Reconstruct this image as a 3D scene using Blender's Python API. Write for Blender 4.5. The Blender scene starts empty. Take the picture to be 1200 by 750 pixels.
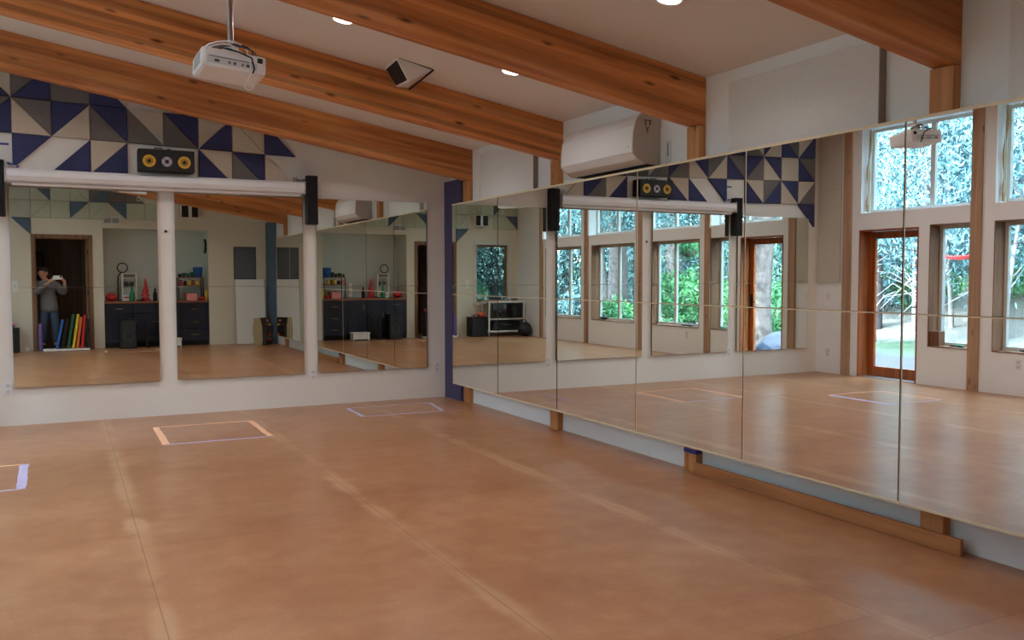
import bpy, bmesh, math, random
import numpy as np
from mathutils import Vector, Matrix, Euler
random.seed(7); rng = np.random.default_rng(11)
scn = bpy.context.scene
COL = scn.collection
PI = math.pi

# ---------------------------------------------------------------- dimensions (metres)
YB = 9.476      # far wall
YM = 9.446      # far mirrors
XR = 4.05       # right wall
XM = 3.888      # right mirrors
XL = -2.15      # window wall
YF = -0.2       # rear wall
SL = 0.167      # roof pitch
def ceil_z(x): return 2.797 + SL * (XR - x)
BEAM_Y = [8.85, 6.88, 4.91, 2.94, 0.97]

# ---------------------------------------------------------------- materials
def srgb(r, g, b):
    f = lambda c: (c / 255 / 12.92) if c / 255 <= 0.04045 else ((c / 255 + 0.055) / 1.055) ** 2.4
    return (f(r), f(g), f(b), 1.0)
MATS = {}
def mat(name, col, rough=0.6, metal=0.0, var=0.06, scale=6.0, bump=0.0, bscale=40.0, spec=0.5, coat=0.0):
    if name in MATS: return MATS[name]
    m = bpy.data.materials.new(name); m.use_nodes = True
    nt = m.node_tree; n = nt.nodes; L = nt.links
    b = n['Principled BSDF']
    b.inputs['Roughness'].default_value = rough; b.inputs['Metallic'].default_value = metal
    b.inputs['Specular IOR Level'].default_value = spec
    b.inputs['Coat Weight'].default_value = coat
    tc = n.new('ShaderNodeTexCoord')
    nz = n.new('ShaderNodeTexNoise'); nz.inputs['Scale'].default_value = scale; nz.inputs['Detail'].default_value = 4
    L.new(tc.outputs['Object'], nz.inputs['Vector'])
    r = n.new('ShaderNodeValToRGB')
    c = col
    r.color_ramp.elements[0].position = 0.3; r.color_ramp.elements[1].position = 0.7
    r.color_ramp.elements[0].color = (c[0]*(1-var), c[1]*(1-var), c[2]*(1-var), 1)
    r.color_ramp.elements[1].color = (min(1, c[0]*(1+var)), min(1, c[1]*(1+var)), min(1, c[2]*(1+var)), 1)
    L.new(nz.outputs['Fac'], r.inputs['Fac']); L.new(r.outputs['Color'], b.inputs['Base Color'])
    if bump:
        n2 = n.new('ShaderNodeTexNoise'); n2.inputs['Scale'].default_value = bscale; n2.inputs['Detail'].default_value = 3
        L.new(tc.outputs['Object'], n2.inputs['Vector'])
        bp = n.new('ShaderNodeBump'); bp.inputs['Strength'].default_value = bump; bp.inputs['Distance'].default_value = 0.004
        L.new(n2.outputs['Fac'], bp.inputs['Height']); L.new(bp.outputs['Normal'], b.inputs['Normal'])
    MATS[name] = m; return m

def wood(name, dark, mid, light, axis='X', rough=0.5, knots=True, scale=1.0, lam=0.0):
    """timber with grain along a local axis, knots, optional glued layers in z"""
    if name in MATS: return MATS[name]
    m = bpy.data.materials.new(name); m.use_nodes = True
    nt = m.node_tree; n = nt.nodes; L = nt.links
    b = n['Principled BSDF']; b.inputs['Roughness'].default_value = rough
    tc = n.new('ShaderNodeTexCoord'); oi = n.new('ShaderNodeObjectInfo')
    add = n.new('ShaderNodeVectorMath'); add.operation = 'ADD'
    mul = n.new('ShaderNodeVectorMath'); mul.operation = 'SCALE'; mul.inputs[0].default_value = (7.3, 3.1, 5.7)
    L.new(oi.outputs['Random'], mul.inputs['Scale'])
    L.new(tc.outputs['Object'], add.inputs[0]); L.new(mul.outputs[0], add.inputs[1])
    mp = n.new('ShaderNodeMapping')
    s = {'X': (0.7, 14, 14), 'Y': (14, 0.7, 14), 'Z': (14, 14, 0.7)}[axis]
    mp.inputs['Scale'].default_value = tuple(v * scale for v in s)
    L.new(add.outputs[0], mp.inputs['Vector'])
    nz = n.new('ShaderNodeTexNoise'); nz.inputs['Scale'].default_value = 1.0; nz.inputs['Detail'].default_value = 6; nz.inputs['Distortion'].default_value = 0.6
    L.new(mp.outputs[0], nz.inputs['Vector'])
    r = n.new('ShaderNodeValToRGB'); cr = r.color_ramp
    cr.elements[0].position = 0.25; cr.elements[0].color = dark
    cr.elements[1].position = 0.78; cr.elements[1].color = light
    e = cr.elements.new(0.5); e.color = mid
    L.new(nz.outputs['Fac'], r.inputs['Fac'])
    out = r.outputs['Color']
    if lam:
        sep = n.new('ShaderNodeSeparateXYZ'); L.new(tc.outputs['Object'], sep.inputs[0])
        d = n.new('ShaderNodeMath'); d.operation = 'DIVIDE'; d.inputs[1].default_value = lam; L.new(sep.outputs['Z'], d.inputs[0])
        fl = n.new('ShaderNodeMath'); fl.operation = 'FLOOR'; L.new(d.outputs[0], fl.inputs[0])
        wn = n.new('ShaderNodeTexWhiteNoise'); wn.noise_dimensions = '2D'
        cb = n.new('ShaderNodeCombineXYZ'); L.new(fl.outputs[0], cb.inputs[0]); L.new(oi.outputs['Random'], cb.inputs[1]); L.new(cb.outputs[0], wn.inputs['Vector'])
        mr = n.new('ShaderNodeMapRange'); mr.inputs['To Min'].default_value = 0.72; mr.inputs['To Max'].default_value = 1.25
        L.new(wn.outputs['Value'], mr.inputs['Value'])
        mx = n.new('ShaderNodeVectorMath'); mx.operation = 'SCALE'; L.new(out, mx.inputs[0]); L.new(mr.outputs[0], mx.inputs['Scale']); out = mx.outputs[0]
    if knots:
        mk = n.new('ShaderNodeMapping'); k = {'X': (1.4, 5, 5), 'Y': (5, 1.4, 5), 'Z': (5, 5, 1.4)}[axis]
        mk.inputs['Scale'].default_value = k; L.new(add.outputs[0], mk.inputs['Vector'])
        v = n.new('ShaderNodeTexVoronoi'); v.inputs['Scale'].default_value = 1.9; L.new(mk.outputs[0], v.inputs['Vector'])
        kr = n.new('ShaderNodeValToRGB'); kr.color_ramp.elements[0].position = 0.05; kr.color_ramp.elements[0].color = (1, 1, 1, 1)
        kr.color_ramp.elements[1].position = 0.17; kr.color_ramp.elements[1].color = (0, 0, 0, 1)
        L.new(v.outputs['Distance'], kr.inputs['Fac'])
        mk2 = n.new('ShaderNodeMix'); mk2.data_type = 'RGBA'
        L.new(kr.outputs['Color'], mk2.inputs[0]); L.new(out, mk2.inputs[6])
        mk2.inputs[7].default_value = (dark[0]*0.35, dark[1]*0.3, dark[2]*0.3, 1); out = mk2.outputs[2]
    L.new(out, b.inputs['Base Color'])
    bp = n.new('ShaderNodeBump'); bp.inputs['Strength'].default_value = 0.15; bp.inputs['Distance'].default_value = 0.003
    L.new(nz.outputs['Fac'], bp.inputs['Height']); L.new(bp.outputs['Normal'], b.inputs['Normal'])
    MATS[name] = m; return m

def emis(name, col, st):
    m = bpy.data.materials.new(name); m.use_nodes = True
    b = m.node_tree.nodes['Principled BSDF']
    b.inputs['Emission Color'].default_value = col; b.inputs['Emission Strength'].default_value = st
    b.inputs['Base Color'].default_value = (0.8, 0.8, 0.8, 1)
    return m
def mirror_mat(nm, c):
    m = bpy.data.materials.new(nm); m.use_nodes = True
    n = m.node_tree.nodes; L = m.node_tree.links; n.clear()
    o = n.new('ShaderNodeOutputMaterial'); g = n.new('ShaderNodeBsdfGlossy')
    g.inputs['Roughness'].default_value = 0.0; g.inputs['Color'].default_value = c
    L.new(g.outputs[0], o.inputs['Surface']); return m
def glass_mat(name='window_glass', tint=(0.97, 0.99, 0.99, 1), refl=0.06):
    m = bpy.data.materials.new(name); m.use_nodes = True
    n = m.node_tree.nodes; L = m.node_tree.links; n.clear()
    o = n.new('ShaderNodeOutputMaterial'); t = n.new('ShaderNodeBsdfTransparent'); t.inputs['Color'].default_value = tint
    g = n.new('ShaderNodeBsdfGlossy'); g.inputs['Roughness'].default_value = 0.0
    mx = n.new('ShaderNodeMixShader'); mx.inputs[0].default_value = refl
    L.new(t.outputs[0], mx.inputs[1]); L.new(g.outputs[0], mx.inputs[2]); L.new(mx.outputs[0], o.inputs['Surface']); return m

def floor_mat():
    m = bpy.data.materials.new('stained_floor'); m.use_nodes = True
    nt = m.node_tree; n = nt.nodes; L = nt.links; b = n['Principled BSDF']
    tc = n.new('ShaderNodeTexCoord'); sep = n.new('ShaderNodeSeparateXYZ'); L.new(tc.outputs['Object'], sep.inputs[0])
    def M(op, a, bb=None, c=None):
        x = n.new('ShaderNodeMath'); x.operation = op
        for i, v in enumerate((a, bb, c)):
            if v is None: continue
            if isinstance(v, (int, float)): x.inputs[i].default_value = v
            else: L.new(v, x.inputs[i])
        return x.outputs[0]
    W = 1.315; HH = 2.63
    u = M('DIVIDE', M('SUBTRACT', sep.outputs['X'], 0.335), W)
    iu = M('FLOOR', u); fu = M('SUBTRACT', u, iu)
    par = M('FLOORED_MODULO', iu, 2.0)
    # sheets in alternate rows are staggered
    off = M('ADD', 2.23, M('MULTIPLY', par, 0.26))
    v = M('DIVIDE', M('SUBTRACT', sep.outputs['Y'], off), HH)
    iv = M('FLOOR', v); fv = M('SUBTRACT', v, iv)
    ex = M('MULTIPLY', M('MINIMUM', fu, M('SUBTRACT', 1.0, fu)), W)
    ey = M('MULTIPLY', M('MINIMUM', fv, M('SUBTRACT', 1.0, fv)), HH)
    seam = M('LESS_THAN', M('MINIMUM', ex, ey), 0.0022)
    # base mottling
    def noise(sc, det=5, dist=0.0, rough=0.55):
        z = n.new('ShaderNodeTexNoise'); z.inputs['Scale'].default_value = sc; z.inputs['Detail'].default_value = det
        z.inputs['Distortion'].default_value = dist; z.inputs['Roughness'].default_value = rough
        L.new(tc.outputs['Object'], z.inputs['Vector']); return z
    n1 = noise(1.6, 4, 0.0); n2 = noise(6, 4, 0.0, 0.6); n3 = noise(70, 3, 0, 0.6)
    mix = M('ADD', M('MULTIPLY', n1.outputs['Fac'], 0.42), M('ADD', M('MULTIPLY', n2.outputs['Fac'], 0.38), M('MULTIPLY', n3.outputs['Fac'], 0.20)))
    r = n.new('ShaderNodeValToRGB'); cr = r.color_ramp
    cr.elements[0].position = 0.28; cr.elements[0].color = FLOOR_D
    cr.elements[1].position = 0.72; cr.elements[1].color = FLOOR_L
    e = cr.elements.new(0.5); e.color = FLOOR_M
    L.new(mix, r.inputs['Fac'])
    # tint of each sheet
    wn = n.new('ShaderNodeTexWhiteNoise'); wn.noise_dimensions = '2D'
    cb = n.new('ShaderNodeCombineXYZ'); L.new(iu, cb.inputs[0]); L.new(iv, cb.inputs[1]); L.new(cb.outputs[0], wn.inputs['Vector'])
    mr = n.new('ShaderNodeMapRange'); mr.inputs['To Min'].default_value = 0.93; mr.inputs['To Max'].default_value = 1.07; L.new(wn.outputs['Value'], mr.inputs['Value'])
    sc = n.new('ShaderNodeVectorMath'); sc.operation = 'SCALE'; L.new(r.outputs['Color'], sc.inputs[0]); L.new(mr.outputs[0], sc.inputs['Scale'])
    # worn lighter stain along the long joints
    wear_n = noise(2.2, 5, 0.4)
    wear = M('MULTIPLY', M('POWER', M('MAXIMUM', M('SUBTRACT', 1.0, M('DIVIDE', ex, M('ADD', 0.015, M('MULTIPLY', wear_n.outputs['Fac'], 0.10)))), 0.0), 1.0),
             M('MAXIMUM', M('MULTIPLY', M('SUBTRACT', wear_n.outputs['Fac'], 0.38), 4.0), 0.0))
    wear = M('MINIMUM', wear, 0.5)
    m1 = n.new('ShaderNodeMix'); m1.data_type = 'RGBA'; L.new(wear, m1.inputs[0]); L.new(sc.outputs[0], m1.inputs[6]); m1.inputs[7].default_value = FLOOR_W
    m2 = n.new('ShaderNodeMix'); m2.data_type = 'RGBA'; L.new(M('MULTIPLY', seam, 0.6), m2.inputs[0]); L.new(m1.outputs[2], m2.inputs[6]); m2.inputs[7].default_value = (FLOOR_D[0]*.4, FLOOR_D[1]*.35, FLOOR_D[2]*.35, 1)
    L.new(m2.outputs[2], b.inputs['Base Color'])
    rr = n.new('ShaderNodeMapRange'); rr.inputs['To Min'].default_value = 0.24; rr.inputs['To Max'].default_value = 0.34; L.new(n2.outputs['Fac'], rr.inputs['Value'])
    b.inputs['Roughness'].default_value = .30
    b.inputs['Specular IOR Level'].default_value = 0.5
    bp = n.new('ShaderNodeBump'); bp.inputs['Strength'].default_value = 0.05; bp.inputs['Distance'].default_value = 0.003
    L.new(n1.outputs['Fac'], bp.inputs['Height']); L.new(bp.outputs['Normal'], b.inputs['Normal'])
    return m
FLOOR_D = srgb(150, 96, 62); FLOOR_M = srgb(170, 121, 84); FLOOR_L = srgb(192, 146, 108); FLOOR_W = srgb(206, 168, 128)

WALL = mat('wall_paint', srgb(234, 231, 223), 0.85, var=0.015, scale=1.2, bump=0.1, bscale=90)
WALLR = mat('wall_paint_cool_daylit', srgb(244, 247, 250), 0.85, var=0.015, scale=1.2, bump=0.1, bscale=90)  # cooler, brighter wall white; daylight on the right wall put into the colour
WALLK = mat('wall_paint_beige', srgb(222, 216, 198), 0.85, var=0.015, scale=1.2, bump=0.1, bscale=90)
ALC = mat('alcove_lit_paint', srgb(216, 224, 218), 0.85, var=0.015, scale=1.2)  # lighter white-blue: the light inside the alcove is put into this colour
CEIL = mat('ceiling_paint', srgb(228, 222, 216), 0.9, var=0.015, scale=1.0, bump=0.1, bscale=80)
FLOOR = floor_mat()
BEAM = wood('fir_beam', srgb(152, 86, 40), srgb(202, 128, 68), srgb(228, 168, 104), 'X', 0.5, True, 1.0, lam=0.0385)
POST = wood('fir_post', srgb(160, 98, 52), srgb(196, 134, 80), srgb(220, 164, 108), 'Z', 0.55)
OAKPOST = wood('pale_post', srgb(150, 116, 92), srgb(182, 146, 118), srgb(200, 168, 140), 'Z', 0.65, True)
BOARD = wood('oak_board', srgb(150, 96, 56), srgb(184, 126, 78), srgb(204, 148, 98), 'Y', 0.5, False)
DOORW = wood('door_fir', srgb(120, 58, 24), srgb(160, 86, 40), srgb(186, 108, 58), 'Z', 0.4, False)
REVEAL = wood('reveal_wood', srgb(96, 64, 42), srgb(128, 88, 60), srgb(152, 110, 78), 'Z', 0.55, False)
COUNTER = wood('counter_wood', srgb(110, 66, 42), srgb(146, 92, 62), srgb(170, 114, 80), 'X', 0.4, False)
HALLDOOR = wood('hall_door_wood', srgb(66, 38, 22), srgb(84, 50, 30), srgb(100, 62, 38), 'Z', 0.4, False)
CASING = wood('casing_wood', srgb(104, 74, 50), srgb(132, 98, 68), srgb(150, 114, 82), 'Z', 0.5, False)
DARKPLY = mat('dark_backing', srgb(60, 52, 44), 0.8, var=0.1)
EDGE = mat('pale_edge', srgb(226, 214, 184), 0.5, var=0.06, scale=20)
PLY = mat('plywood_edge', srgb(206, 190, 150), 0.6, var=0.1, scale=20)
WHITE = mat('white_paint', srgb(236, 236, 232), 0.5, var=0.01)
WPLAST = mat('white_plastic', srgb(232, 234, 236), 0.35, var=0.01)
GPLAST = mat('taupe_shade_plastic', srgb(206, 198, 192), 0.4, var=0.01)  # also carries the shadow on the air conditioner's ends
SOCK = mat('socket_grey', srgb(208, 206, 202), 0.5, var=0.02)
LGREY = mat('light_grey', srgb(180, 180, 180), 0.5, var=0.02)
DGREY = mat('dark_grey', srgb(70, 74, 78), 0.5, var=0.03)
BLACK = mat('black_matte', srgb(20, 20, 22), 0.6, var=0.05)
BLACKG = mat('black_gloss', srgb(14, 14, 18), 0.12, var=0.02)
YELLOW = mat('yellow_cone', srgb(222, 176, 60), 0.5, var=0.05)
STEEL = mat('brushed_steel', srgb(190, 190, 190), 0.35, 1.0, var=0.03)
BRASS = mat('brass', srgb(196, 150, 92), 0.35, 0.8, var=0.03)
NAVY = mat('navy_cabinet', srgb(28, 34, 52), 0.4, var=0.05)
FABW = mat('panel_fabric_grey', srgb(228, 227, 226), 0.95, var=0.04, scale=60, bump=0.3, bscale=300)
FABB = mat('panel_fabric_beige', srgb(206, 200, 188), 0.95, var=0.04, scale=60, bump=0.3, bscale=300)
F_BLUE = mat('felt_dark_blue', srgb(60, 64, 104), 0.95, var=0.12, scale=90, bump=0.4, bscale=300)
F_GREY = mat('felt_grey', srgb(118, 112, 108), 0.95, var=0.06, scale=90, bump=0.4, bscale=300)
F_CREAM = mat('felt_cream', srgb(204, 192, 172), 0.95, var=0.05, scale=90, bump=0.4, bscale=300)
F_BLUE2 = mat('felt_slate_blue', srgb(92, 112, 132), 0.95, var=0.08, scale=90, bump=0.4, bscale=300)
F_PALE = mat('felt_pale', srgb(196, 204, 184), 0.95, var=0.04, scale=90, bump=0.4, bscale=300)
F_PURP = mat('felt_indigo', srgb(80, 76, 112), 0.95, var=0.2, scale=60, bump=0.4, bscale=300)
TAPE_O = mat('peach_tape', srgb(250, 190, 150), 0.6, var=0.12, scale=30)
TAPE_L = mat('lavender_tape', srgb(190, 180, 212), 0.6, var=0.12, scale=30)
TAPE_B = mat('blue_tape', srgb(50, 70, 150), 0.6, var=0.1, scale=30)
RED = mat('red_plastic', srgb(200, 40, 44), 0.45, var=0.05)
PINK = mat('pink_plastic', srgb(236, 150, 150), 0.5, var=0.04)
GREEN = mat('green_plastic', srgb(30, 140, 90), 0.4, var=0.05)
BLUEP = mat('blue_plastic', srgb(40, 100, 180), 0.4, var=0.05)
YEL = mat('yellow_foam', srgb(226, 190, 50), 0.7, var=0.03)
ORANGE = mat('orange_foam', srgb(222, 110, 50), 0.7, var=0.03)
PURPLE = mat('purple_foam', srgb(120, 92, 150), 0.7, var=0.03)
DGREEN = mat('dark_green_foam', srgb(20, 96, 60), 0.7, var=0.03)
SHADE = mat('folded_shade', srgb(176, 156, 122), 0.9, var=0.1, scale=20)
HALLW = mat('hall_paint', srgb(120, 112, 108), 0.9, var=0.02)
SKIN = mat('skin', srgb(206, 150, 122), 0.6, var=0.04)
HAIR = mat('brown_hair', srgb(46, 32, 26), 0.6, var=0.2, scale=60)
SHIRT = mat('grey_sweater', srgb(118, 116, 116), 0.9, var=0.08, scale=40, bump=0.3, bscale=200)
JEANS = mat('blue_jeans', srgb(70, 84, 110), 0.9, var=0.12, scale=40)
SHOE = mat('dark_shoe', srgb(36, 34, 40), 0.6, var=0.05)
MIRROR = mirror_mat('mirror_glass', (.81, .85, .795, 1)); MIRROR2 = mirror_mat('mirror_glass_clear', (.87, .895, .875, 1)); GLASS = glass_mat()
VINYL = mat('window_vinyl', srgb(214, 218, 214), 0.45, var=0.01)
SLATE = mat('slate_board', srgb(92, 100, 106), 0.5, var=0.06, scale=4)
GRAVEL = mat('gravel', srgb(196, 192, 184), 0.95, var=0.45, scale=26, bump=0.8, bscale=60)
GRASSM = mat('grass_green', srgb(96, 160, 110), 0.9, var=0.5, scale=12)
ROCK = mat('boulder_rock', srgb(50, 60, 80), 0.9, var=0.4, scale=4, bump=0.8, bscale=12)
PALEBARK = mat('pale_bark', srgb(150, 146, 144), 0.95, var=0.4, scale=9)
BARK = mat('tree_bark', srgb(96, 88, 88), 0.95, var=0.5, scale=9, bump=0.9, bscale=14)
def leaf_mat(name, col, var):
    m = mat(name, col, 0.55, var=var, scale=2.5)
    return m
LEAF1 = leaf_mat('conifer_needles', srgb(50, 88, 94), 0.75)
LEAF2 = leaf_mat('shrub_leaves', srgb(72, 134, 84), 0.6)
LEAF3 = leaf_mat('pale_leaves', srgb(84, 124, 132), 0.7)

# ---------------------------------------------------------------- mesh builder
class MB:
    def __init__(s): s.v = []; s.f = []; s.smooth = []
    def add(s, vs, fs, sm=False):
        o = len(s.v); s.v += [tuple(p) for p in vs]; s.f += [tuple(o + i for i in f) for f in fs]; s.smooth += [sm] * len(fs); return s
    def box(s, x0, x1, y0, y1, z0, z1, bev=0.0):
        x0, x1 = min(x0, x1), max(x0, x1); y0, y1 = min(y0, y1), max(y0, y1); z0, z1 = min(z0, z1), max(z0, z1)
        if bev <= 0:
            vs = [(x, y, z) for z in (z0, z1) for y in (y0, y1) for x in (x0, x1)]
            return s.add(vs, [(0, 2, 3, 1), (4, 5, 7, 6), (0, 1, 5, 4), (2, 6, 7, 3), (0, 4, 6, 2), (1, 3, 7, 5)])
        bm = bmesh.new(); bmesh.ops.create_cube(bm, size=1.0)
        bmesh.ops.scale(bm, vec=(x1-x0, y1-y0, z1-z0), verts=bm.verts); bmesh.ops.translate(bm, vec=((x0+x1)/2, (y0+y1)/2, (z0+z1)/2), verts=bm.verts)
        bev = min(bev, 0.45 * min(x1-x0, y1-y0, z1-z0))
        bmesh.ops.bevel(bm, geom=bm.edges[:], offset=bev, segments=2, affect='EDGES', profile=0.6)
        s.bm(bm); return s
    def bm(s, bm, sm=False):
        bm.verts.index_update()
        s.add([v.co[:] for v in bm.verts], [[v.index for v in f.verts] for f in bm.faces], sm); bm.free(); return s
    def prism(s, poly, axis, a0, a1, sm=False):
        """poly of 2D points extruded along axis: x:(y,z) y:(x,z) z:(x,y)"""
        def P(p, a): return {'x': (a, p[0], p[1]), 'y': (p[0], a, p[1]), 'z': (p[0], p[1], a)}[axis]
        n = len(poly); vs = [P(p, a0) for p in poly] + [P(p, a1) for p in poly]
        fs = [tuple(range(n))[::-1], tuple(range(n, 2*n))] + [(i, (i+1) % n, n+(i+1) % n, n+i) for i in range(n)]
        o = len(s.f); s.add(vs, fs); 
        if sm:
            for i in range(o + 2, len(s.f)): s.smooth[i] = True
        return s
    def frustum(s, c, axis, r0, r1, h, seg=24, cap=True):
        """cone/cylinder from c along axis ('x','y','z' or a vector)"""
        A = Vector({'x': (1, 0, 0), 'y': (0, 1, 0), 'z': (0, 0, 1)}.get(axis, axis) if isinstance(axis, str) else axis).normalized()
        t = A.orthogonal().normalized(); u = A.cross(t); c = Vector(c); vs = []
        for k, r in ((0, r0), (h, r1)):
            for i in range(seg):
                a = 2*PI*i/seg; vs.append(c + A*k + (t*math.cos(a) + u*math.sin(a))*r)
        fs = [(i, (i+1) % seg, seg+(i+1) % seg, seg+i) for i in range(seg)]
        s.add(vs, fs, True)
        if cap: s.add(vs, [tuple(range(seg))[::-1], tuple(range(seg, 2*seg))])
        return s
    def cyl(s, c, axis, r, h, seg=24): return s.frustum(c, axis, r, r, h, seg)
    def lathe(s, c, prof, seg=28, axis='z'):
        vs = []; n = len(prof)
        for r, z in prof:
            for i in range(seg):
                a = 2*PI*i/seg; p = (r*math.cos(a), r*math.sin(a), z)
                if axis == 'y': p = (p[0], p[2], p[1])
                vs.append((c[0]+p[0], c[1]+p[1], c[2]+p[2]))
        fs = [(k*seg+i, k*seg+(i+1) % seg, (k+1)*seg+(i+1) % seg, (k+1)*seg+i) for k in range(n-1) for i in range(seg)]
        s.add(vs, fs, True); s.add(vs, [tuple(range(seg))[::-1], tuple(range((n-1)*seg, n*seg))]); return s
    def tube(s, pts, r, seg=8):
        pts = [Vector(p) for p in pts]; n = len(pts); rs = r if isinstance(r, (list, tuple)) else [r]*n
        vs = []; ref = None
        for k, p in enumerate(pts):
            d = (pts[min(k+1, n-1)] - pts[max(k-1, 0)]).normalized()
            if ref is None: ref = d.orthogonal().normalized()
            t = (ref - d*ref.dot(d)).normalized(); ref = t; u = d.cross(t)
            for i in range(seg):
                a = 2*PI*i/seg; vs.append(p + (t*math.cos(a) + u*math.sin(a))*rs[k])
        fs = [(k*seg+i, k*seg+(i+1) % seg, (k+1)*seg+(i+1) % seg, (k+1)*seg+i) for k in range(n-1) for i in range(seg)]
        s.add(vs, fs, True); s.add(vs, [tuple(range(seg))[::-1], tuple(range((n-1)*seg, n*seg))]); return s
    def torus(s, c, R, r, axis='y', seg=40, sg=8, a0=0, a1=2*PI):
        closed = abs(a1-a0) > 6.28; N = seg if closed else seg+1; vs = []
        for i in range(N):
            a = a0 + (a1-a0)*i/seg
            for j in range(sg):
                b = 2*PI*j/sg; q = R + r*math.cos(b); w = r*math.sin(b)
                p = {'y': (q*math.cos(a), w, q*math.sin(a)), 'z': (q*math.cos(a), q*math.sin(a), w), 'x': (w, q*math.cos(a), q*math.sin(a))}[axis]
                vs.append((c[0]+p[0], c[1]+p[1], c[2]+p[2]))
        fs = [(i*sg+j, i*sg+(j+1) % sg, ((i+1) % N)*sg+(j+1) % sg, ((i+1) % N)*sg+j) for i in range(seg) for j in range(sg)]
        return s.add(vs, fs, True)
    def ball(s, c, r, sx=1, sy=1, sz=1, seg=20, jit=0.0, seed=0):
        rr = random.Random(seed)
        bm = bmesh.new(); bmesh.ops.create_icosphere(bm, subdivisions=3 if seg > 12 else 2, radius=1.0)
        for v in bm.verts:
            k = 1.0
            if jit:
                p = v.co; k = 1 + jit*(math.sin(3.1*p.x+seed)+math.sin(4.3*p.y+seed*1.7)+math.sin(3.7*p.z+seed*2.3))/3 + rr.uniform(-jit, jit)*0.15
            v.co = Vector((c[0]+v.co.x*r*sx*k, c[1]+v.co.y*r*sy*k, c[2]+v.co.z*r*sz*k))
        return s.bm(bm, True)
    def rot(s, M, start=0):
        for i in range(start, len(s.v)): s.v[i] = tuple(M @ Vector(s.v[i]))
        return s

WLOC = {}
def link(o): COL.objects.link(o); return o
def build(name, mb, m, parent=None, base=None):
    """link a mesh object; vertices given in world metres. base = object's own origin"""
    if parent is not None: org = WLOC[parent.name]
    else: org = Vector(base) if base is not None else Vector((0, 0, 0))
    me = bpy.data.meshes.new(name)
    me.from_pydata([(v[0]-org[0], v[1]-org[1], v[2]-org[2]) for v in mb.v], [], mb.f)
    me.polygons.foreach_set('use_smooth', mb.smooth)
    if isinstance(m, (list, tuple)):
        for q in m: me.materials.append(q)
    else: me.materials.append(m)
    b = bmesh.new(); b.from_mesh(me); bmesh.ops.recalc_face_normals(b, faces=b.faces); b.to_mesh(me); b.free()
    me.update()
    o = bpy.data.objects.new(name, me); link(o)
    if parent is not None: o.parent = parent
    else: o.location = org
    WLOC[o.name] = org
    return o
def thing(name, label, cat, loc, group=None):
    o = bpy.data.objects.new(name, None); link(o); o.empty_display_size = 0.1
    o.location = loc; o['label'] = label; o['category'] = cat
    if group: o['group'] = group
    WLOC[o.name] = Vector(loc); return o
def single(name, mb, m, label, cat, group=None, base=None):
    xs = np.array(mb.v)
    if base is None: base = ((xs[:, 0].min()+xs[:, 0].max())/2, (xs[:, 1].min()+xs[:, 1].max())/2, xs[:, 2].min())
    o = build(name, mb, m, None, base); o['label'] = label; o['category'] = cat
    if group: o['group'] = group
    return o
def struct(name, mb, m, parent=None, base=None):
    o = build(name, mb, m, parent, base)
    if parent is None: o['kind'] = 'structure'
    return o
def clone(src, dx, label, name=None, group=None):
    """copy a thing and its parts"""
    r = src.copy(); link(r); r.location = src.location + Vector(dx); r['label'] = label; WLOC[r.name] = Vector(r.location)
    if group: r['group'] = group
    for ch in list(src.children):
        cch = ch.copy(); link(cch); cch.parent = r
        for g in list(ch.children):
            gg = g.copy(); link(gg); gg.parent = cch
    return r

# ================================================================= SETTING
TOPZ = 3.92
mb = MB().box(XL-0.26, XR+0.2, YF-0.0, YB+0.2, -0.12, 0); struct('floor', mb, FLOOR)
mb = MB().box(-0.75, 0.72, -1.75, YF, -0.12, 0); struct('floor_hall', mb, FLOOR)
mb = MB().box(0.72, 2.72, -0.86, YF, -0.12, 0); struct('floor_alcove', mb, FLOOR)
# ceiling slab (sloping)
mb = MB().prism([(XL-0.3, ceil_z(XL-0.3)), (XR+0.25, ceil_z(XR+0.25)), (XR+0.25, ceil_z(XR+0.25)+0.2), (XL-0.3, ceil_z(XL-0.3)+0.2)], 'y', YF-0.15, YB+0.2)
struct('ceiling', mb, CEIL)
# far wall
mb = MB().prism([(XL-0.26, 0), (XR+0.2, 0), (XR+0.2, ceil_z(XR+0.2)), (XL-0.26, ceil_z(XL-0.26))], 'y', YB, YB+0.18)
struct('wall_back', mb, WALL)
mb = MB().box(XR, XR+0.18, YF-0.1, YB, 0, ceil_z(XR)); struct('wall_right', mb, WALLR)

def holed(mb, a0, a1, z0, z1, holes, put):
    """cells of the rectangle not covered by holes (a_lo,a_hi,z_lo,z_hi)"""
    A = sorted({a0, a1, *[h[0] for h in holes], *[h[1] for h in holes]}); Z = sorted({z0, z1, *[h[2] for h in holes], *[h[3] for h in holes]})
    for i in range(len(A)-1):
        run = None
        for j in range(len(Z)-1):
            ca, cz = (A[i]+A[i+1])/2, (Z[j]+Z[j+1])/2
            hole = any(h[0] < ca < h[1] and h[2] < cz < h[3] for h in holes)
            if not hole:
                run = (run[0], Z[j+1]) if run else (Z[j], Z[j+1])
            if run and (hole or j == len(Z)-2):
                put(A[i], A[i+1], run[0], run[1]); run = None
    return mb
# ---- window wall
UP = [(7.02, 8.70), (5.06, 6.72), (3.09, 4.75), (1.12, 2.78)]
LOW = [(7.02, 7.60), (5.25, 6.72), (3.20, 4.75), (1.23, 2.78)]
DOOR = (7.76, 8.72, 0.0, 2.05)
holes = [(a, b, 2.28, 3.46) for a, b in UP] + [(a, b, 0.50, 2.07) for a, b in LOW] + [DOOR]
mb = MB(); holed(mb, YF-0.1, YB, 0, ceil_z(XL), holes, lambda a, b, z0, z1: mb.box(XL-0.24, XL, a, b, z0, z1))
struct('wall_left', mb, WALLR)

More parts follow.
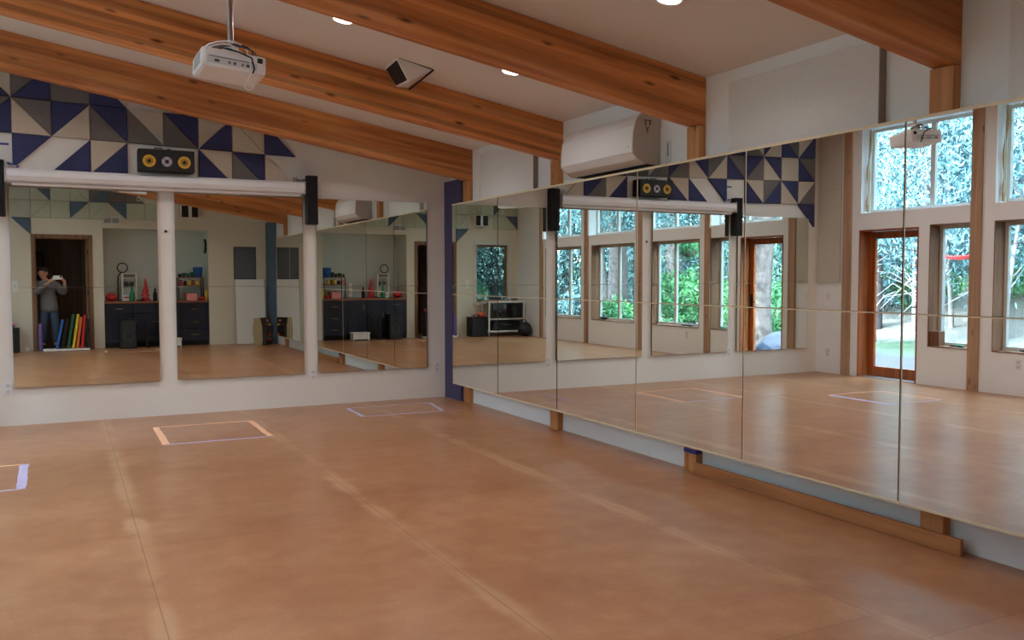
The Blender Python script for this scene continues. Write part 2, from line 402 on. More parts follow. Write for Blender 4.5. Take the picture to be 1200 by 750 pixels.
def window(n, y0, y1, z0, z1, mullion=None, wood_reveal=True, x=XL):
    """recessed window: vinyl frame + glass at the outer face, lined reveal"""
    root = bpy.data.objects.new('window_%d' % n, None); link(root); root.location = (x-0.2, (y0+y1)/2, z0); root['kind'] = 'structure'; WLOC[root.name] = Vector(root.location)
    xo, xi = x-0.235, x-0.185; w = 0.055
    f = MB().box(xo, xi, y0+.012, y0+w, z0+.012, z1-.012).box(xo, xi, y1-w, y1-.012, z0+.012, z1-.012).box(xo, xi, y0+w, y1-w, z0+.012, z0+w).box(xo, xi, y0+w, y1-w, z1-w, z1-.012)
    build('window_frame', f, VINYL, root)
    if mullion:
        build('mullion', MB().box(xo, xi, mullion-0.035, mullion+0.035, z0+w, z1-w, 0.006), VINYL, root)
    build('pane', MB().box((xo+xi)/2-0.004, (xo+xi)/2+0.004, y0+w, y1-w, z0+w, z1-w), GLASS, root)
    if wood_reveal:
        r = MB().box(x-.235, x+.004, y0, y0+.012, z0, z1).box(x-.235, x+.004, y1-.012, y1, z0, z1).box(x-.235, x+.004, y0+.012, y1-.012, z1-.012, z1)
        build('jamb', r, REVEAL, root)
        build('window_sill', MB().box(x-.235, x+.012, y0+.012, y1-.012, z0, z0+.014, .003), REVEAL, root)
    return root
for i, (a, b) in enumerate(UP): window(i+1, a, b, 2.28, 3.46, {0: 7.72, 1: 5.80, 2: 3.9, 3: 1.95}[i], False)
window(5, *LOW[0], 0.50, 2.07, None); window(6, *LOW[1], 0.50, 2.07, 5.80); window(7, *LOW[2], 0.50, 2.07, 3.95); window(8, *LOW[3], 0.50, 2.07, 2.0)
# ---- glazed garden door
def ext_door():
    root = bpy.data.objects.new('door_1', None); link(root); root.location = (XL-0.2, 8.24, 0); root['kind'] = 'structure'; WLOC[root.name] = Vector(root.location)
    y0, y1, zt = DOOR[0], DOOR[1], DOOR[3]
    j = MB().box(XL-.235, XL+.004, y0, y0+.02, 0, zt).box(XL-.235, XL+.004, y1-.02, y1, 0, zt).box(XL-.235, XL+.004, y0+.02, y1-.02, zt-.02, zt)
    build('door_frame', j, DOORW, root)
    lf = MB(); xo, xi = XL-.225, XL-.18; a, b = y0+.024, y1-.024; g0, g1, h0, h1 = a+.10, b-.10, .15, 1.93
    lf.box(xo, xi, a, g0, .012, zt-.024, .004).box(xo, xi, g1, b, .012, zt-.024, .004).box(xo, xi, g0, g1, .012, h0, .004).box(xo, xi, g0, g1, h1, zt-.024, .004)
    leaf = build('door_leaf', lf, DOORW, root)
    build('pane', MB().box((xo+xi)/2-.004, (xo+xi)/2+.004, g0, g1, h0, h1), GLASS, root)
    h = MB().cyl((xi, a+.06, 1.0), 'x', .011, .05, 12).tube([(xi+.045, a+.06, 1.0), (xi+.05, a+.10, 1.0), (xi+.05, a+.18, .995)], .009, 8).box(xi, xi+.006, a+.035, a+.085, .9, 1.12, .002)
    build('door_handle', h, BLACK, root)
    build('threshold', MB().box(XL-.24, XL+.01, y0+.02, y1-.02, 0, .012, .003), STEEL, root)
ext_door()
# ---- rear wall: doorway, alcove, window
DW = (-0.47, 0.47, 0, 2.17); ALH = (0.72, 2.70, 0, 2.38); RWN = (-1.90, -1.05, 0.80, 2.18)
mb = MB(); holed(mb, XL-.24, XR+.18, 0, 2.6, [DW, ALH, RWN], lambda a, b, z0, z1: mb.box(a, b, YF-.14, YF, z0, z1))
mb.prism([(XL-.24, 2.6), (XR+.18, 2.6), (XR+.18, ceil_z(XR+.18)), (XL-.24, ceil_z(XL-.24))], 'y', YF-.14, YF)
struct('wall_rear', mb, WALLK)
# alcove shell
mb = MB().box(.62, .72, -.9, YF-.14, 0, 2.48).box(2.70, 2.80, -.9, YF-.14, 0, 2.48).box(.62, 2.80, -1.0, -.9, 0, 2.48).box(.62, 2.80, -.9, YF-.14, 2.38, 2.48)
struct('wall_alcove', mb, ALC)
# hall behind doorway
mb = MB().box(-.85, -.75, -1.7, YF-.14, 0, 2.5).box(.52, .62, -1.7, YF-.14, 0, 2.5).box(-.85, .62, -1.8, -1.7, 0, 2.5)
struct('wall_hall', mb, HALLW)
struct('ceiling_hall', MB().box(-.85, .62, -1.8, YF-.14, 2.5, 2.6), HALLW)
# door casing and hinges
root = bpy.data.objects.new('door_2', None); link(root); root.location = (0, YF, 0); root['kind'] = 'structure'; WLOC[root.name] = Vector(root.location)
build('door_frame', MB().box(-.47, -.45, YF-.15, YF+.002, 0, 2.17).box(.45, .47, YF-.15, YF+.002, 0, 2.17).box(-.45, .45, YF-.15, YF+.002, 2.15, 2.17)
      .box(-.53, -.465, YF, YF+.016, 0, 2.235, .003).box(.465, .53, YF, YF+.016, 0, 2.235, .003).box(-.465, .465, YF, YF+.016, 2.165, 2.235, .003), CASING, root)
for z in (.35, 1.1, 1.9): build('hinge', MB().box(.435, .45, YF-.10, YF-.05, z-.05, z+.05, .002), BLACK, root)
build('door_leaf', MB().box(.405, .445, YF-.98, YF-.14, .01, 2.14, .004), CASING, root)
# dark inner door across the hall
root = bpy.data.objects.new('door_3', None); link(root); root.location = (.07, -1.7, 0); root['kind'] = 'structure'; WLOC[root.name] = Vector(root.location)
build('door_frame', MB().box(-.26, -.19, -1.70, -1.675, 0, 2.17, .003).box(.37, .43, -1.70, -1.675, 0, 2.17, .003).box(-.26, .43, -1.70, -1.675, 2.17, 2.23, .003), CASING, root)
build('door_leaf', MB().box(-.185, .365, -1.695, -1.66, .01, 2.16, .003), HALLDOOR, root)
build('door_handle', MB().cyl((-.13, -1.66, 1.0), 'y', .012, .05, 10).ball((-.13, -1.60, 1.0), .028, seg=10), BRASS, root)
# rear window with white casing
root = bpy.data.objects.new('window_9', None); link(root); root.location = (-1.48, YF, .8); root['kind'] = 'structure'; WLOC[root.name] = Vector(root.location)
x0, x1, z0, z1 = RWN
build('window_casing', MB().box(x0-.07, x0, YF, YF+.02, z0-.07, z1+.07, .003).box(x1, x1+.07, YF, YF+.02, z0-.07, z1+.07, .003).box(x0, x1, YF, YF+.02, z1, z1+.07, .003).box(x0-.1, x1+.1, YF, YF+.05, z0-.07, z0-.03, .003), VINYL, root)
build('window_frame', MB().box(x0, x0+.05, YF-.13, YF-.08, z0, z1).box(x1-.05, x1, YF-.13, YF-.08, z0, z1).box(x0+.05, x1-.05, YF-.13, YF-.08, z0, z0+.05).box(x0+.05, x1-.05, YF-.13, YF-.08, z1-.05, z1), REVEAL, root)
build('pane', MB().box(x0+.05, x1-.05, YF-.108, YF-.102, z0+.05, z1-.05), glass_mat('dimmed_glass', (.20, .26, .25, 1), .08), root)  # tint dims the bright view; the dark woods' shade is put into the glass

# ---- baseboard strip behind far wall: thin dark joint
struct('baseboard_rear', MB().box(2.72, 3.2, YF, YF+.012, 0, .06).box(-1.0, -.54, YF, YF+.012, 0, .06), WALLK)

# ================================================================= BEAMS AND POSTS
ORD = ['first', 'second', 'third', 'fourth', 'fifth', 'sixth', 'seventh', 'eighth', 'ninth', 'tenth', 'eleventh', 'twelfth', 'thirteenth']
ang = math.atan(SL); BD = 0.333*math.cos(ang); BW = 0.14
blab = ['exposed fir ceiling beam closest to the far mirrored wall, knots along its lower edge',
        'exposed fir beam ending at the far end of the air conditioner',
        'exposed fir beam ending just past the near end of the air conditioner',
        'exposed fir beam crossing the top right corner, ending beside the beige wall panel',
        'exposed fir beam over the entrance doorway, seen only in the mirrors']
for k, y in enumerate(BEAM_Y):
    x0, x1 = XL, XR; Lx = (x1-x0)/math.cos(ang)
    # local x runs down the slope from the window wall, local z up; ends cut plumb
    me = MB(); t = math.tan(ang)
    P = [(BD*t, -BD), (Lx+BD*t, -BD), (Lx, 0), (0, 0)]
    # plumb cut: bottom shifted along slope so the ends are vertical in the world
    P = [(BD*t, -BD), (Lx+BD*t, -BD), (Lx, 0), (0, 0)]
    bm = bmesh.new(); vs = [bm.verts.new((px, yy, pz)) for yy in (0, BW) for px, pz in P]
    for f in [(0, 1, 2, 3), (7, 6, 5, 4), (0, 4, 5, 1), (1, 5, 6, 2), (2, 6, 7, 3), (3, 7, 4, 0)]: bm.faces.new([vs[i] for i in f])
    bmesh.ops.recalc_face_normals(bm, faces=bm.faces)
    bmesh.ops.bevel(bm, geom=bm.edges[:], offset=.004, segments=1, affect='EDGES')
    m_ = bpy.data.meshes.new('ceiling_beam'); bm.to_mesh(m_); bm.free(); m_.materials.append(BEAM)
    o = bpy.data.objects.new('ceiling_beam', m_); link(o); o.location = (x0, y, ceil_z(x0)-0.002); o.rotation_euler = (0, ang, 0)
    o['label'] = blab[k]; o['category'] = 'beam'; o['group'] = 'exposed fir beams under the sloping ceiling'
plab = ['square fir post in the far right corner under the first beam',
        'square fir post under the beam at the far end of the air conditioner',
        'square fir post with blue tape near its foot, left end of the floor board',
        'square fir post rising behind the loose floor board near its right end',
        'square fir post on the mirrored wall closest to the doorway, reflected only']
for k, y in enumerate(BEAM_Y):
    single('wall_post', MB().box(3.992, XR, y+.002, y+BW-.002, 0, ceil_z(XR)-.335, .003), POST, plab[k], 'post', 'fir posts along the mirrored wall')
qlab = ['wooden post between the acoustic panel and the glazed garden door', 'wooden post between the narrow window and the next wide window',
        'wooden post between the two wide windows with trees behind', 'wooden post left of the wide window nearest the rear wall', 'wooden post nearest the rear wall beside the white cart']
for k, y in enumerate(BEAM_Y):
    single('wall_post', MB().box(XL, XL+.03, y-.002, y+BW+.002, 0, 3.50, .003), OAKPOST, qlab[k], 'post', 'posts along the window wall')

# ================================================================= MIRRORS
GBK = 'mirror panels on the far wall'; GRT = 'mirror panels along the right wall'
def back_mirror(x0, x1, z0, z1, label, tx=0.0, tz=0.0):
    r = thing('wall_mirror', label, 'mirror', ((x0+x1)/2, YM+.02, z0), GBK)
    build('backing', MB().box(x0+.004, x1-.004, YM+.006, YB-.001, z0+.002, z1-.002), BLACK, r)
    build('glass', MB().box(x0, x1, YM, YM+.006, z0, z1), MIRROR, r)
    r.rotation_euler = (tx, 0, tz); return r
BC = [(2.462, 3.742, 'third'), (1.018, 2.312, 'second'), (-0.431, 0.853, 'first'), (-1.93, -0.60, 'zero')]
zs = 1.306
TILT_B = {}
for x0, x1, nm in BC:
    for up in (0, 1):
        w = {'third': 'right mirror of the far wall beside the indigo corner panel', 'second': 'middle mirror of the far wall between two white strips',
             'first': 'left mirror of the far wall reflecting the doorway and the photographer', 'zero': 'far wall mirror beyond the picture edge, reflecting the garden door'}[nm]
        z0, z1 = (zs+.0015, 2.2523) if up else (.3595, zs-.0015)
        back_mirror(x0, x1, z0, z1, ('upper pane of the ' if up else 'lower pane of the ')+w, *TILT_B.get((nm, up), (0, 0)))
SE = [9.058, 7.901, 6.713, 5.507, 4.321, 3.130, 1.94, .75]
ZR0, ZR1, ZR2 = .2172, 1.208, 2.1988
rl = ['starting at the indigo corner panel', 'reflecting the far speaker bar', 'just under the far end of the air conditioner', 'below the near end of the air conditioner',
      'reflecting the navy triangle that hangs lowest', 'reflecting the garden door and projector', 'nearest the doorway, mostly out of the picture']
TILT_R = {}
for k in range(7):
    for up in (0, 1):
        y0, y1 = SE[k+1]+.007, SE[k]-.007; z0, z1 = (ZR1+.004, ZR2) if up else (ZR0, ZR1-.004)
        r = thing('wall_mirror', ('upper' if up else 'lower')+' mirror panel on the right wall, '+rl[k], 'mirror', (XM+.01, (y0+y1)/2, z0), GRT)
        build('glass', MB().box(XM, XM+.006, y0, y1, z0, z1), MIRROR2, r)
        build('backing', MB().box(XM+.006, XM+.026, y0-.002, y1-.002, z0-.001, z1-.001), DARKPLY, r)
        if k > 2: build('edge_strip', MB().box(XM-.001, XM+.006, y1, y1+.006, z0, z1), EDGE, r)
        if up: build('edge_strip', MB().box(XM-.002, XM+.026, y0-.006, y1+.006, z1, z1+.016), EDGE, r)
        else:
            build('edge_strip', MB().box(XM-.002, XM+.006, y0, y1+.0045, z1, z1+.006), EDGE, r); build('edge_strip', MB().box(XM-.002, XM+.026, y0-.006, y1+.006, z0-.012, z0), EDGE, r)
        tx, tz = TILT_R.get((k, up), (0, 0)); r.rotation_euler = (0, tx, tz)
# timber rails that carry the right-hand mirrors, between the posts
for z in (.245, 1.17, 2.10):
    single('mirror_rail', MB().box(XM+.027, 3.991, .76, 9.05, z, z+.07), PLY, 'plain timber rail carrying the right wall mirrors, '+{.245: 'lowest of three', 1.17: 'middle of three', 2.10: 'highest of three'}[z], 'rail', 'mirror rails')

# ================================================================= FAR WALL: acoustic triangles
def clip(poly, f):
    out = []
    for i in range(len(poly)):
        a, b = poly[i], poly[(i+1) % len(poly)]; fa, fb = f(a), f(b)
        if fa >= 0: out.append(a)
        if fa*fb < 0: t = fa/(fa-fb); out.append((a[0]+(b[0]-a[0])*t, a[1]+(b[1]-a[1])*t))
    return out
def inset(poly, d):
    cx = sum(p[0] for p in poly)/len(poly); cz = sum(p[1] for p in poly)/len(poly)
    return [(p[0]+(cx-p[0])*d/max(.001, math.hypot(p[0]-cx, p[1]-cz)), p[1]+(cz-p[1])*d/max(.001, math.hypot(p[0]-cx, p[1]-cz))) for p in poly]
HALF = {'UL': ((0, 0), (1, 1), (0, 1), 1), 'LR': ((0, 0), (1, 0), (1, 1), 1), 'UR': ((0, 1), (1, 0), (1, 1), 0), 'LL': ((0, 1), (0, 0), (1, 0), 0)}
def tri_poly(x0, x1, zf0, zf1, half):
    pts = [(0, 0), (1, 0), (1, 1), (0, 1)] if half == 'F' else list(HALF[half][:3])
    return [(x0+(x1-x0)*u, (zf0(x0+(x1-x0)*u)*(1-v)+zf1(x0+(x1-x0)*u)*v)) for u, v in pts]
HN = {'UL': 'upper-left half', 'UR': 'upper-right half', 'LL': 'lower-left half', 'LR': 'lower-right half', 'F': 'whole square'}
def tri_wall(cells, xcol, zrow, y0, y1, mats, cname, rname, wallname, group):
    for (i, r), parts in cells.items():
        for half, c in parts:
            p = tri_poly(xcol(i), xcol(i+1), zrow(r+1), zrow(r), half)
            p = clip(p, lambda q: ceil_z(q[0])-.015-q[1])
            if len(p) < 3: continue
            p = inset(p, .003); q = inset(p, .007)
            ym = y0 + (y1-y0)*.25
            n = len(p); vs = [(a, y1, b) for a, b in p]+[(a, ym, b) for a, b in p]+[(a, y0, b) for a, b in q]
            fs = [tuple(range(n)), tuple(range(2*n, 3*n))]+[(k*n+j, k*n+(j+1) % n, (k+1)*n+(j+1) % n, (k+1)*n+j) for k in (0, 1) for j in range(n)]
            single('acoustic_panel', MB().add(vs, fs), mats[c], '%s felt panel, %s, %s column, %s row, %s' % (mats['n'][c], HN[half], cname(i), rname[r], wallname), 'acoustic panel', group)
B, G, C_ = 'B', 'G', 'C'
cells = {
 (-6, 0): [('LR', B), ('UL', C_)][:0],
 (-5, 0): [('LL', B), ('UR', C_)], (-5, 1): [('LR', B), ('UL', G)], (-5, 2): [('UR', C_), ('LL', G)], (-5, 3): [('UL', B)],
 (-4, 0): [('LR', B), ('UL', G)], (-4, 1): [('F', C_)], (-4, 2): [('LR', C_), ('UL', B)],
 (-3, 0): [('UR', B), ('LL', C_)], (-3, 1): [('LR', C_), ('UL', B)], (-3, 2): [('UR', G), ('LL', B)],
 (-2, 0): [('LR', G), ('UL', C_)], (-2, 1): [('UR', B), ('LL', G)], (-2, 2): [('UL', C_), ('LR', B)],
 (-1, 0): [('UR', C_), ('LL', B)], (-1, 1): [('UL', G), ('LR', B)],
 (0, 0): [('UL', G), ('LR', B)], (0, 1): [('LL', C_), ('UR', G)], (0, 2): [('UL', B)],
 (1, 0): [('F', G)], (1, 1): [('UL', B), ('LR', C_)], (1, 2): [('LR', B)],
 (2, 0): [('LL', B), ('UR', C_)], (2, 1): [('UR', B), ('LL', G)], (2, 2): [('UL', C_), ('LR', B)],
 (3, 1): [('LL', G), ('UR', C_)],
 (4, 1): [('LL', G), ('UR', B)],
 (5, 1): [('UL', C_), ('LR', B)], (5, 2): [('LL', B), ('UR', C_)],
 (6, 1): [('UR', C_), ('LL', C_)], (6, 2): [('LL', G), ('UR', B)],
 (7, 1): [('LL', B)], (7, 2): [('LL', C_)],
}
cells = {k: v for k, v in cells.items() if v}
# columns left of the picture are mirrored readings of the reflection
MT = {'B': F_BLUE, 'G': F_GREY, 'C': F_CREAM, 'n': {'B': 'navy', 'G': 'grey', 'C': 'cream'}}
xcol = lambda i: -.393 + .3305*i
zrow = lambda r: (lambda x: [3.41, 3.08, 2.747, 2.42, 2.09][r] - .024*(x+.39))
def cn(i): return ORD[7-i]+' from the right' if i >= -5 else ''
tri_wall(cells, xcol, zrow, YB-.035, YB-.001, MT, lambda i: ORD[7-i], ['top', 'second', 'third', 'lowest'], 'far wall', 'triangular felt panels on the far wall')
# rear wall
MT2 = {'B': F_BLUE2, 'G': F_GREY, 'C': F_PALE, 'n': {'B': 'slate blue', 'G': 'grey', 'C': 'pale'}}
rc = {(0, 0): [('F', C_)], (0, 1): [('UR', C_), ('LL', C_)], (0, 2): [('UR', B)],
      (1, 0): [('UR', B), ('LL', C_)], (1, 1): [('UL', C_), ('LR', C_)], (2, 0): [('F', C_)], (2, 1): [('F', C_)],
      (3, 0): [('UR', C_), ('LL', C_)], (3, 1): [('UL', B), ('LR', C_)], (4, 0): [('UL', G), ('LR', B)], (4, 1): [('UL', C_), ('LR', C_)],
      (5, 0): [('F', G)], (5, 1): [('UR', B)], (6, 0): [('UR', C_), ('LL', G)], (6, 1): [('F', C_)], (7, 1): [('F', C_)],
      (-1, 0): [('UL', C_), ('LR', C_)], (-2, 0): [('F', C_)], (-3, 0): [('UR', B), ('LL', C_)], (-3, 1): [('UL', C_), ('LR', C_)], (-4, 0): [('F', C_)], (-4, 1): [('UL', B), ('LR', C_)], (-2, 1): [('UR', C_)]}
tri_wall(rc, lambda i: -.85+.335*i if i >= 0 else -.85+.325*i, lambda r: (lambda x: [3.21, 2.876, 2.545, 2.215][r]), YF+.035, YF+.001, MT2, lambda i: ORD[i+4], ['top', 'middle', 'lowest'], 'rear wall', 'felt panels on the rear wall')

# ================================================================= FAR WALL: screen, speakers, outlets
r = thing('projection_screen', 'white retracted projection screen tube mounted across the far mirrors', 'projection screen', (.93, YB, 2.27))
prof = [(.0, .0), (.0, .0)]
ys = 9.36
cas = MB().prism([(ys+.075, 2.285), (ys+.075, 2.40), (ys+.03, 2.415), (ys-.02, 2.41), (ys-.05, 2.385), (ys-.055, 2.34), (ys-.035, 2.30), (ys+.0, 2.285)], 'x', -.44, 2.30)
build('casing', cas, WPLAST, r)
build('end_cap', MB().box(-.455, -.44, ys-.055, ys+.08, 2.28, 2.42, .004), LGREY, r)
build('end_cap', MB().box(2.30, 2.315, ys-.055, ys+.08, 2.28, 2.42, .004), LGREY, r)
build('screen_bottom_bar', MB().box(-.40, 2.27, ys-.01, ys+.015, 2.255, 2.284, .004), GPLAST, r)
build('wall_bracket', MB().box(2.21, 2.29, ys+.075, YB-.036, 2.33, 2.47, .004).box(2.24, 2.32, ys-.01, YB-.036, 2.44, 2.48, .003).tube([(2.31, ys+.02, 2.47), (2.29, ys-.02, 2.45), (2.26, ys+.02, 2.42), (2.30, ys, 2.40)], .006), LGREY, r)
build('wall_bracket', MB().box(-.43, -.36, ys+.075, YB-.036, 2.33, 2.45, .004), LGREY, r)
def column_speaker(x0, x1, label):
    r = thing('column_speaker', label, 'speaker', ((x0+x1)/2, YB-.1, 1.965), 'tall slim speakers at the screen ends')
    build('cabinet', MB().box(x0, x1, 9.33, 9.44, 1.965, 2.485, .008), BLACK, r)
    build('grille', MB().box(x0+.012, x1-.012, 9.322, 9.331, 1.98, 2.47, .003), mat('speaker_cloth', srgb(26, 26, 28), .95, var=.3, scale=200), r)
    build('bracket', MB().box((x0+x1)/2-.02, (x0+x1)/2+.02, 9.44, YB-.031, 2.3, 2.36).box((x0+x1)/2-.02, (x0+x1)/2+.02, 9.44, YB-.031, 2.255, 2.30), LGREY, r)
column_speaker(2.333, 2.452, 'tall slim black speaker at the right end of the projection screen')
column_speaker(-.575, -.457, 'tall slim black speaker at the left end of the projection screen')
r = thing('center_speaker', 'black horizontal speaker with yellow cones above the projection screen', 'speaker', (.937, 9.3, 2.44))
build('cabinet', MB().box(.678, 1.195, 9.25, 9.42, 2.44, 2.652, .006), BLACK, r)
for x in (.775, 1.098):
    w = build('woofer', MB().torus((x, 9.248, 2.535), .052, .008, 'y').cyl((x, 9.247, 2.535), 'y', .058, .004, 32), YELLOW, r)
    build('dust_cap', MB().ball((x, 9.247, 2.535), .02, 1, .6, 1, 10), BLACK, w)
    build('surround', MB().torus((x, 9.245, 2.535), .030, .005, 'y'), mat('amber', srgb(150, 104, 30), .5), w)
tw = build('tweeter', MB().cyl((.937, 9.247, 2.535), 'y', .048, .004, 32), mat('tweeter_plate', srgb(190, 186, 200), .4), r)
build('dome', MB().ball((.937, 9.245, 2.535), .02, 1, .6, 1, 10), BLACK, tw)
for a in range(4):
    an = a*PI/2+PI/4; build('screw', MB().cyl((.937+.036*math.cos(an), 9.242, 2.535+.036*math.sin(an)), 'y', .006, .006, 8), BLACK, tw)
build('wall_mount', MB().box(.78, .86, 9.42, YB-.001, 2.50, 2.60), BLACK, r); build('wall_mount', MB().box(1.02, 1.10, 9.42, YB-.001, 2.50, 2.60), BLACK, r)
build('cable', MB().tube([(.83, 9.40, 2.652), (.84, 9.40, 2.68), (.90, 9.42, 2.685), (.93, 9.43, 2.665), (.98, 9.42, 2.68), (1.0, 9.41, 2.652)], .006), BLACK, r)

def outlet(c, axis, label, two=True, w=.075, h=.12):
    r = thing('wall_outlet', label, 'wall outlet', c, 'outlets and switches')
    x, y, z = c; t = .006
    if axis == 'y-':
        build('cover_plate', MB().box(x-w/2, x+w/2, y-t, y, z-h/2, z+h/2, .002), WPLAST, r)
        for dz in ((-.028, .028) if two else (0,)): build('socket', MB().box(x-.017, x+.017, y-t-.004, y-t+.001, z+dz-.016, z+dz+.016, .002), SOCK, r)
    elif axis == 'y+':
        build('cover_plate', MB().box(x-w/2, x+w/2, y, y+t, z-h/2, z+h/2, .002), WPLAST, r)
        for dz in ((-.028, .028) if two else (0,)): build('socket', MB().box(x-.017, x+.017, y+t-.001, y+t+.004, z+dz-.016, z+dz+.016, .002), SOCK, r)
    elif axis == 'x+':
        build('cover_plate', MB().box(x, x+t, y-w/2, y+w/2, z-h/2, z+h/2, .002), WPLAST, r)
        for dz in ((-.028, .028) if two else (0,)): build('socket', MB().box(x+t-.001, x+t+.004, y-.017, y+.017, z+dz-.016, z+dz+.016, .002), SOCK, r)
    return r
outlet((-.482, YB, .355), 'y-', 'white outlet on the far wall at the lower left of the left mirror')
outlet((2.41, YB, .34), 'y-', 'white outlet under the strip between middle and right mirrors')
outlet((3.87, YB, .352), 'y-', 'white outlet next to the indigo corner panel')
outlet((XL, 9.25, 1.12), 'x+', 'white light switch on the window wall, waist high, reflected beside the panel', False)
outlet((XL, 9.25, .30), 'x+', 'white outlet low on the window wall under the switch')
outlet((XL, 6.38, .37), 'x+', 'white outlet under the wide window left of its sill')
outlet((-.81, YF, 1.24), 'y+', 'white light switch on the rear wall beside the doorway', False, .09, .2)
# small hardware in the far wall strips
single('wall_bolt', MB().cyl((.935, YB-.012, 1.865), 'y', .014, .012, 12), BLACK, 'small black bolt on the white strip between left and middle mirrors', 'bolt')
# blue tape
single('painter_tape', MB().box(-.50, -.42, YB-.002, YB-.0005, 2.635, 2.655), TAPE_B, 'short blue tape strip on the far wall left of the triangles', 'tape')
mbt = MB().box(-.05, .05, -.001, .001, -.011, .011); mbt.rot(Matrix.Translation((-.39, YB-.037, 2.45)) @ Matrix.Rotation(.35, 4, 'Y'))
single('painter_tape', mbt, TAPE_B, 'slanted blue tape strip just above the left end of the screen', 'tape')
single('painter_tape', MB().box(3.988, 3.9915, 4.912, 5.048, .135, .165).box(3.988, 4.04, 4.9085, 4.912, .135, .165), TAPE_B, 'blue tape wrapped around the foot of the third post under the mirror', 'tape')
single('painter_tape', MB().box(4.046, 4.0495, 6.52, 6.56, 2.205, 2.245), TAPE_B, 'tiny blue tape square under the far end of the air conditioner', 'tape')
# indigo felt corner traps
def corner(label, y, sgn, z1):
    xa = 3.985
    p = [(xa-.015, y), (XR-.002, y), (XR-.002, y-sgn*.44), (XR-.07, y-sgn*.44), (xa-.015, y-sgn*.03)]
    return single('corner_bass_trap', MB().prism([(a, b) for a, b in p], 'z', .0, z1), F_PURP, label, 'acoustic panel')
corner('tall indigo felt corner panel between the far wall and the mirrors', YB-.002, 1, 2.50)
p = [(3.87, YF+.002), (XR-.002, YF+.002), (XR-.002, YF+.26), (3.98, YF+.20)]
single('corner_bass_trap', MB().prism(p, 'z', 0, 2.56), F_BLUE2, 'tall slate blue corner panel beside the white board, seen in the middle mirror', 'acoustic panel')

# ================================================================= RIGHT WALL
def wall_panel(y0, y1, z0, z1, label):
    r = thing('fabric_acoustic_board', label, 'acoustic panel', (XR, (y0+y1)/2, z0), 'large fabric panels above the mirrors')
    build('fabric_face', MB().box(XR-.05, XR-.004, y0, y1, z0, z1, .006), FABW, r)
    build('edge_trim', MB().box(XR-.052, XR-.001, y0-.006, y0, z0, z1), mat('edge_taupe', srgb(150, 138, 130), .7), r)
wall_panel(7.36, 8.56, 1.5, 2.70, 'pale fabric wall panel between the first two beams above the mirrors')
wall_panel(3.40, 4.62, 1.5, 2.70, 'large beige fabric wall panel right of the air conditioner')
wall_panel(1.45, 2.66, 1.5, 2.70, 'beige fabric wall panel cut off by the right edge of the picture')
# air conditioner
r = thing('air_conditioner', 'white wall-mounted split air conditioner above the mirrors between two beams', 'air conditioner', (XR, 6.0, 2.25))
y0, y1 = 5.44, 6.50
pf = [(4.045, 2.625), (3.93, 2.63), (3.875, 2.615), (3.84, 2.58), (3.818, 2.53), (3.808, 2.44), (3.806, 2.33), (3.84, 2.292), (3.90, 2.262), (4.045, 2.252)]
build('casing', MB().prism(pf, 'y', y0+.012, y1-.012), WPLAST, r)
fr = [(3.895, 2.626), (3.868, 2.614), (3.835, 2.58), (3.812, 2.53), (3.802, 2.44), (3.799, 2.335), (3.807, 2.333), (3.811, 2.44), (3.822, 2.53), (3.845, 2.575), (3.875, 2.607), (3.895, 2.618)]
build('front_panel', MB().prism(fr, 'y', y0+.005, y1-.005), WPLAST, r)
sd = [(4.046, 2.632), (3.935, 2.64), (3.90, 2.634), (3.868, 2.618), (3.845, 2.594), (3.826, 2.562), (3.812, 2.52), (3.803, 2.47), (3.799, 2.42), (3.797, 2.36), (3.80, 2.327), (3.836, 2.286), (3.90, 2.254), (4.046, 2.246)]
e1 = build('end_cap', MB().prism(sd, 'y', y0, y0+.012), GPLAST, r); build('end_cap', MB().prism(sd, 'y', y1-.012, y1), GPLAST, r)  # taupe ends: the near end's shadow is put into the colour
lg = MB()   # dark emblem on the end: two T shapes over a Y
def barx(x, z, dx, dz, w=.006):
    L_ = math.hypot(dx, dz); a = math.atan2(dz, dx); s_ = len(lg.v); lg.box(0, L_, -.0015, .0015, -w/2, w/2); lg.rot(Matrix.Translation((x, y0-.001, z)) @ Matrix.Rotation(-a, 4, 'Y'), s_)
for ox in (3.895, 3.935): barx(ox, 2.575, .034, 0); barx(ox+.017, 2.575, 0, -.04); barx(ox+.017, 2.545, .012, .012, .004)
barx(3.915, 2.525, .015, -.018); barx(3.945, 2.525, -.015, -.018); barx(3.93, 2.508, 0, -.026)
build('emblem', lg, DGREY, e1)
build('air_flap', MB().add([(3.86, y0+.02, 2.289), (3.935, y0+.02, 2.259), (3.93, y0+.02, 2.25), (3.855, y0+.02, 2.28), (3.86, y1-.02, 2.289), (3.935, y1-.02, 2.259), (3.93, y1-.02, 2.25), (3.855, y1-.02, 2.28)],
      [(0, 1, 2, 3), (7, 6, 5, 4), (0, 4, 5, 1), (1, 5, 6, 2), (2, 6, 7, 3), (3, 7, 4, 0)]), GPLAST, r)
build('air_slot', MB().box(3.94, 4.03, y0+.03, y1-.03, 2.246, 2.258), BLACK, r)
build('status_light', MB().box(3.797, 3.803, y0+.05, y0+.06, 2.375, 2.38), DGREY, r)
build('wall_plate', MB().box(4.035, 4.049, y0+.05, y1-.05, 2.29, 2.6), STEEL, r)
# narrow slot plate on the wall right of the unit
r = thing('slot_plate', 'narrow white slot plate with a dark slit, right of the air conditioner', 'wall plate', (XR, 5.335, 2.30))
build('plate', MB().box(XR-.006, XR-.001, 5.30, 5.37, 2.25, 2.42, .002), WPLAST, r); build('slit', MB().box(XR-.008, XR-.0055, 5.332, 5.34, 2.30, 2.40), DGREY, r)
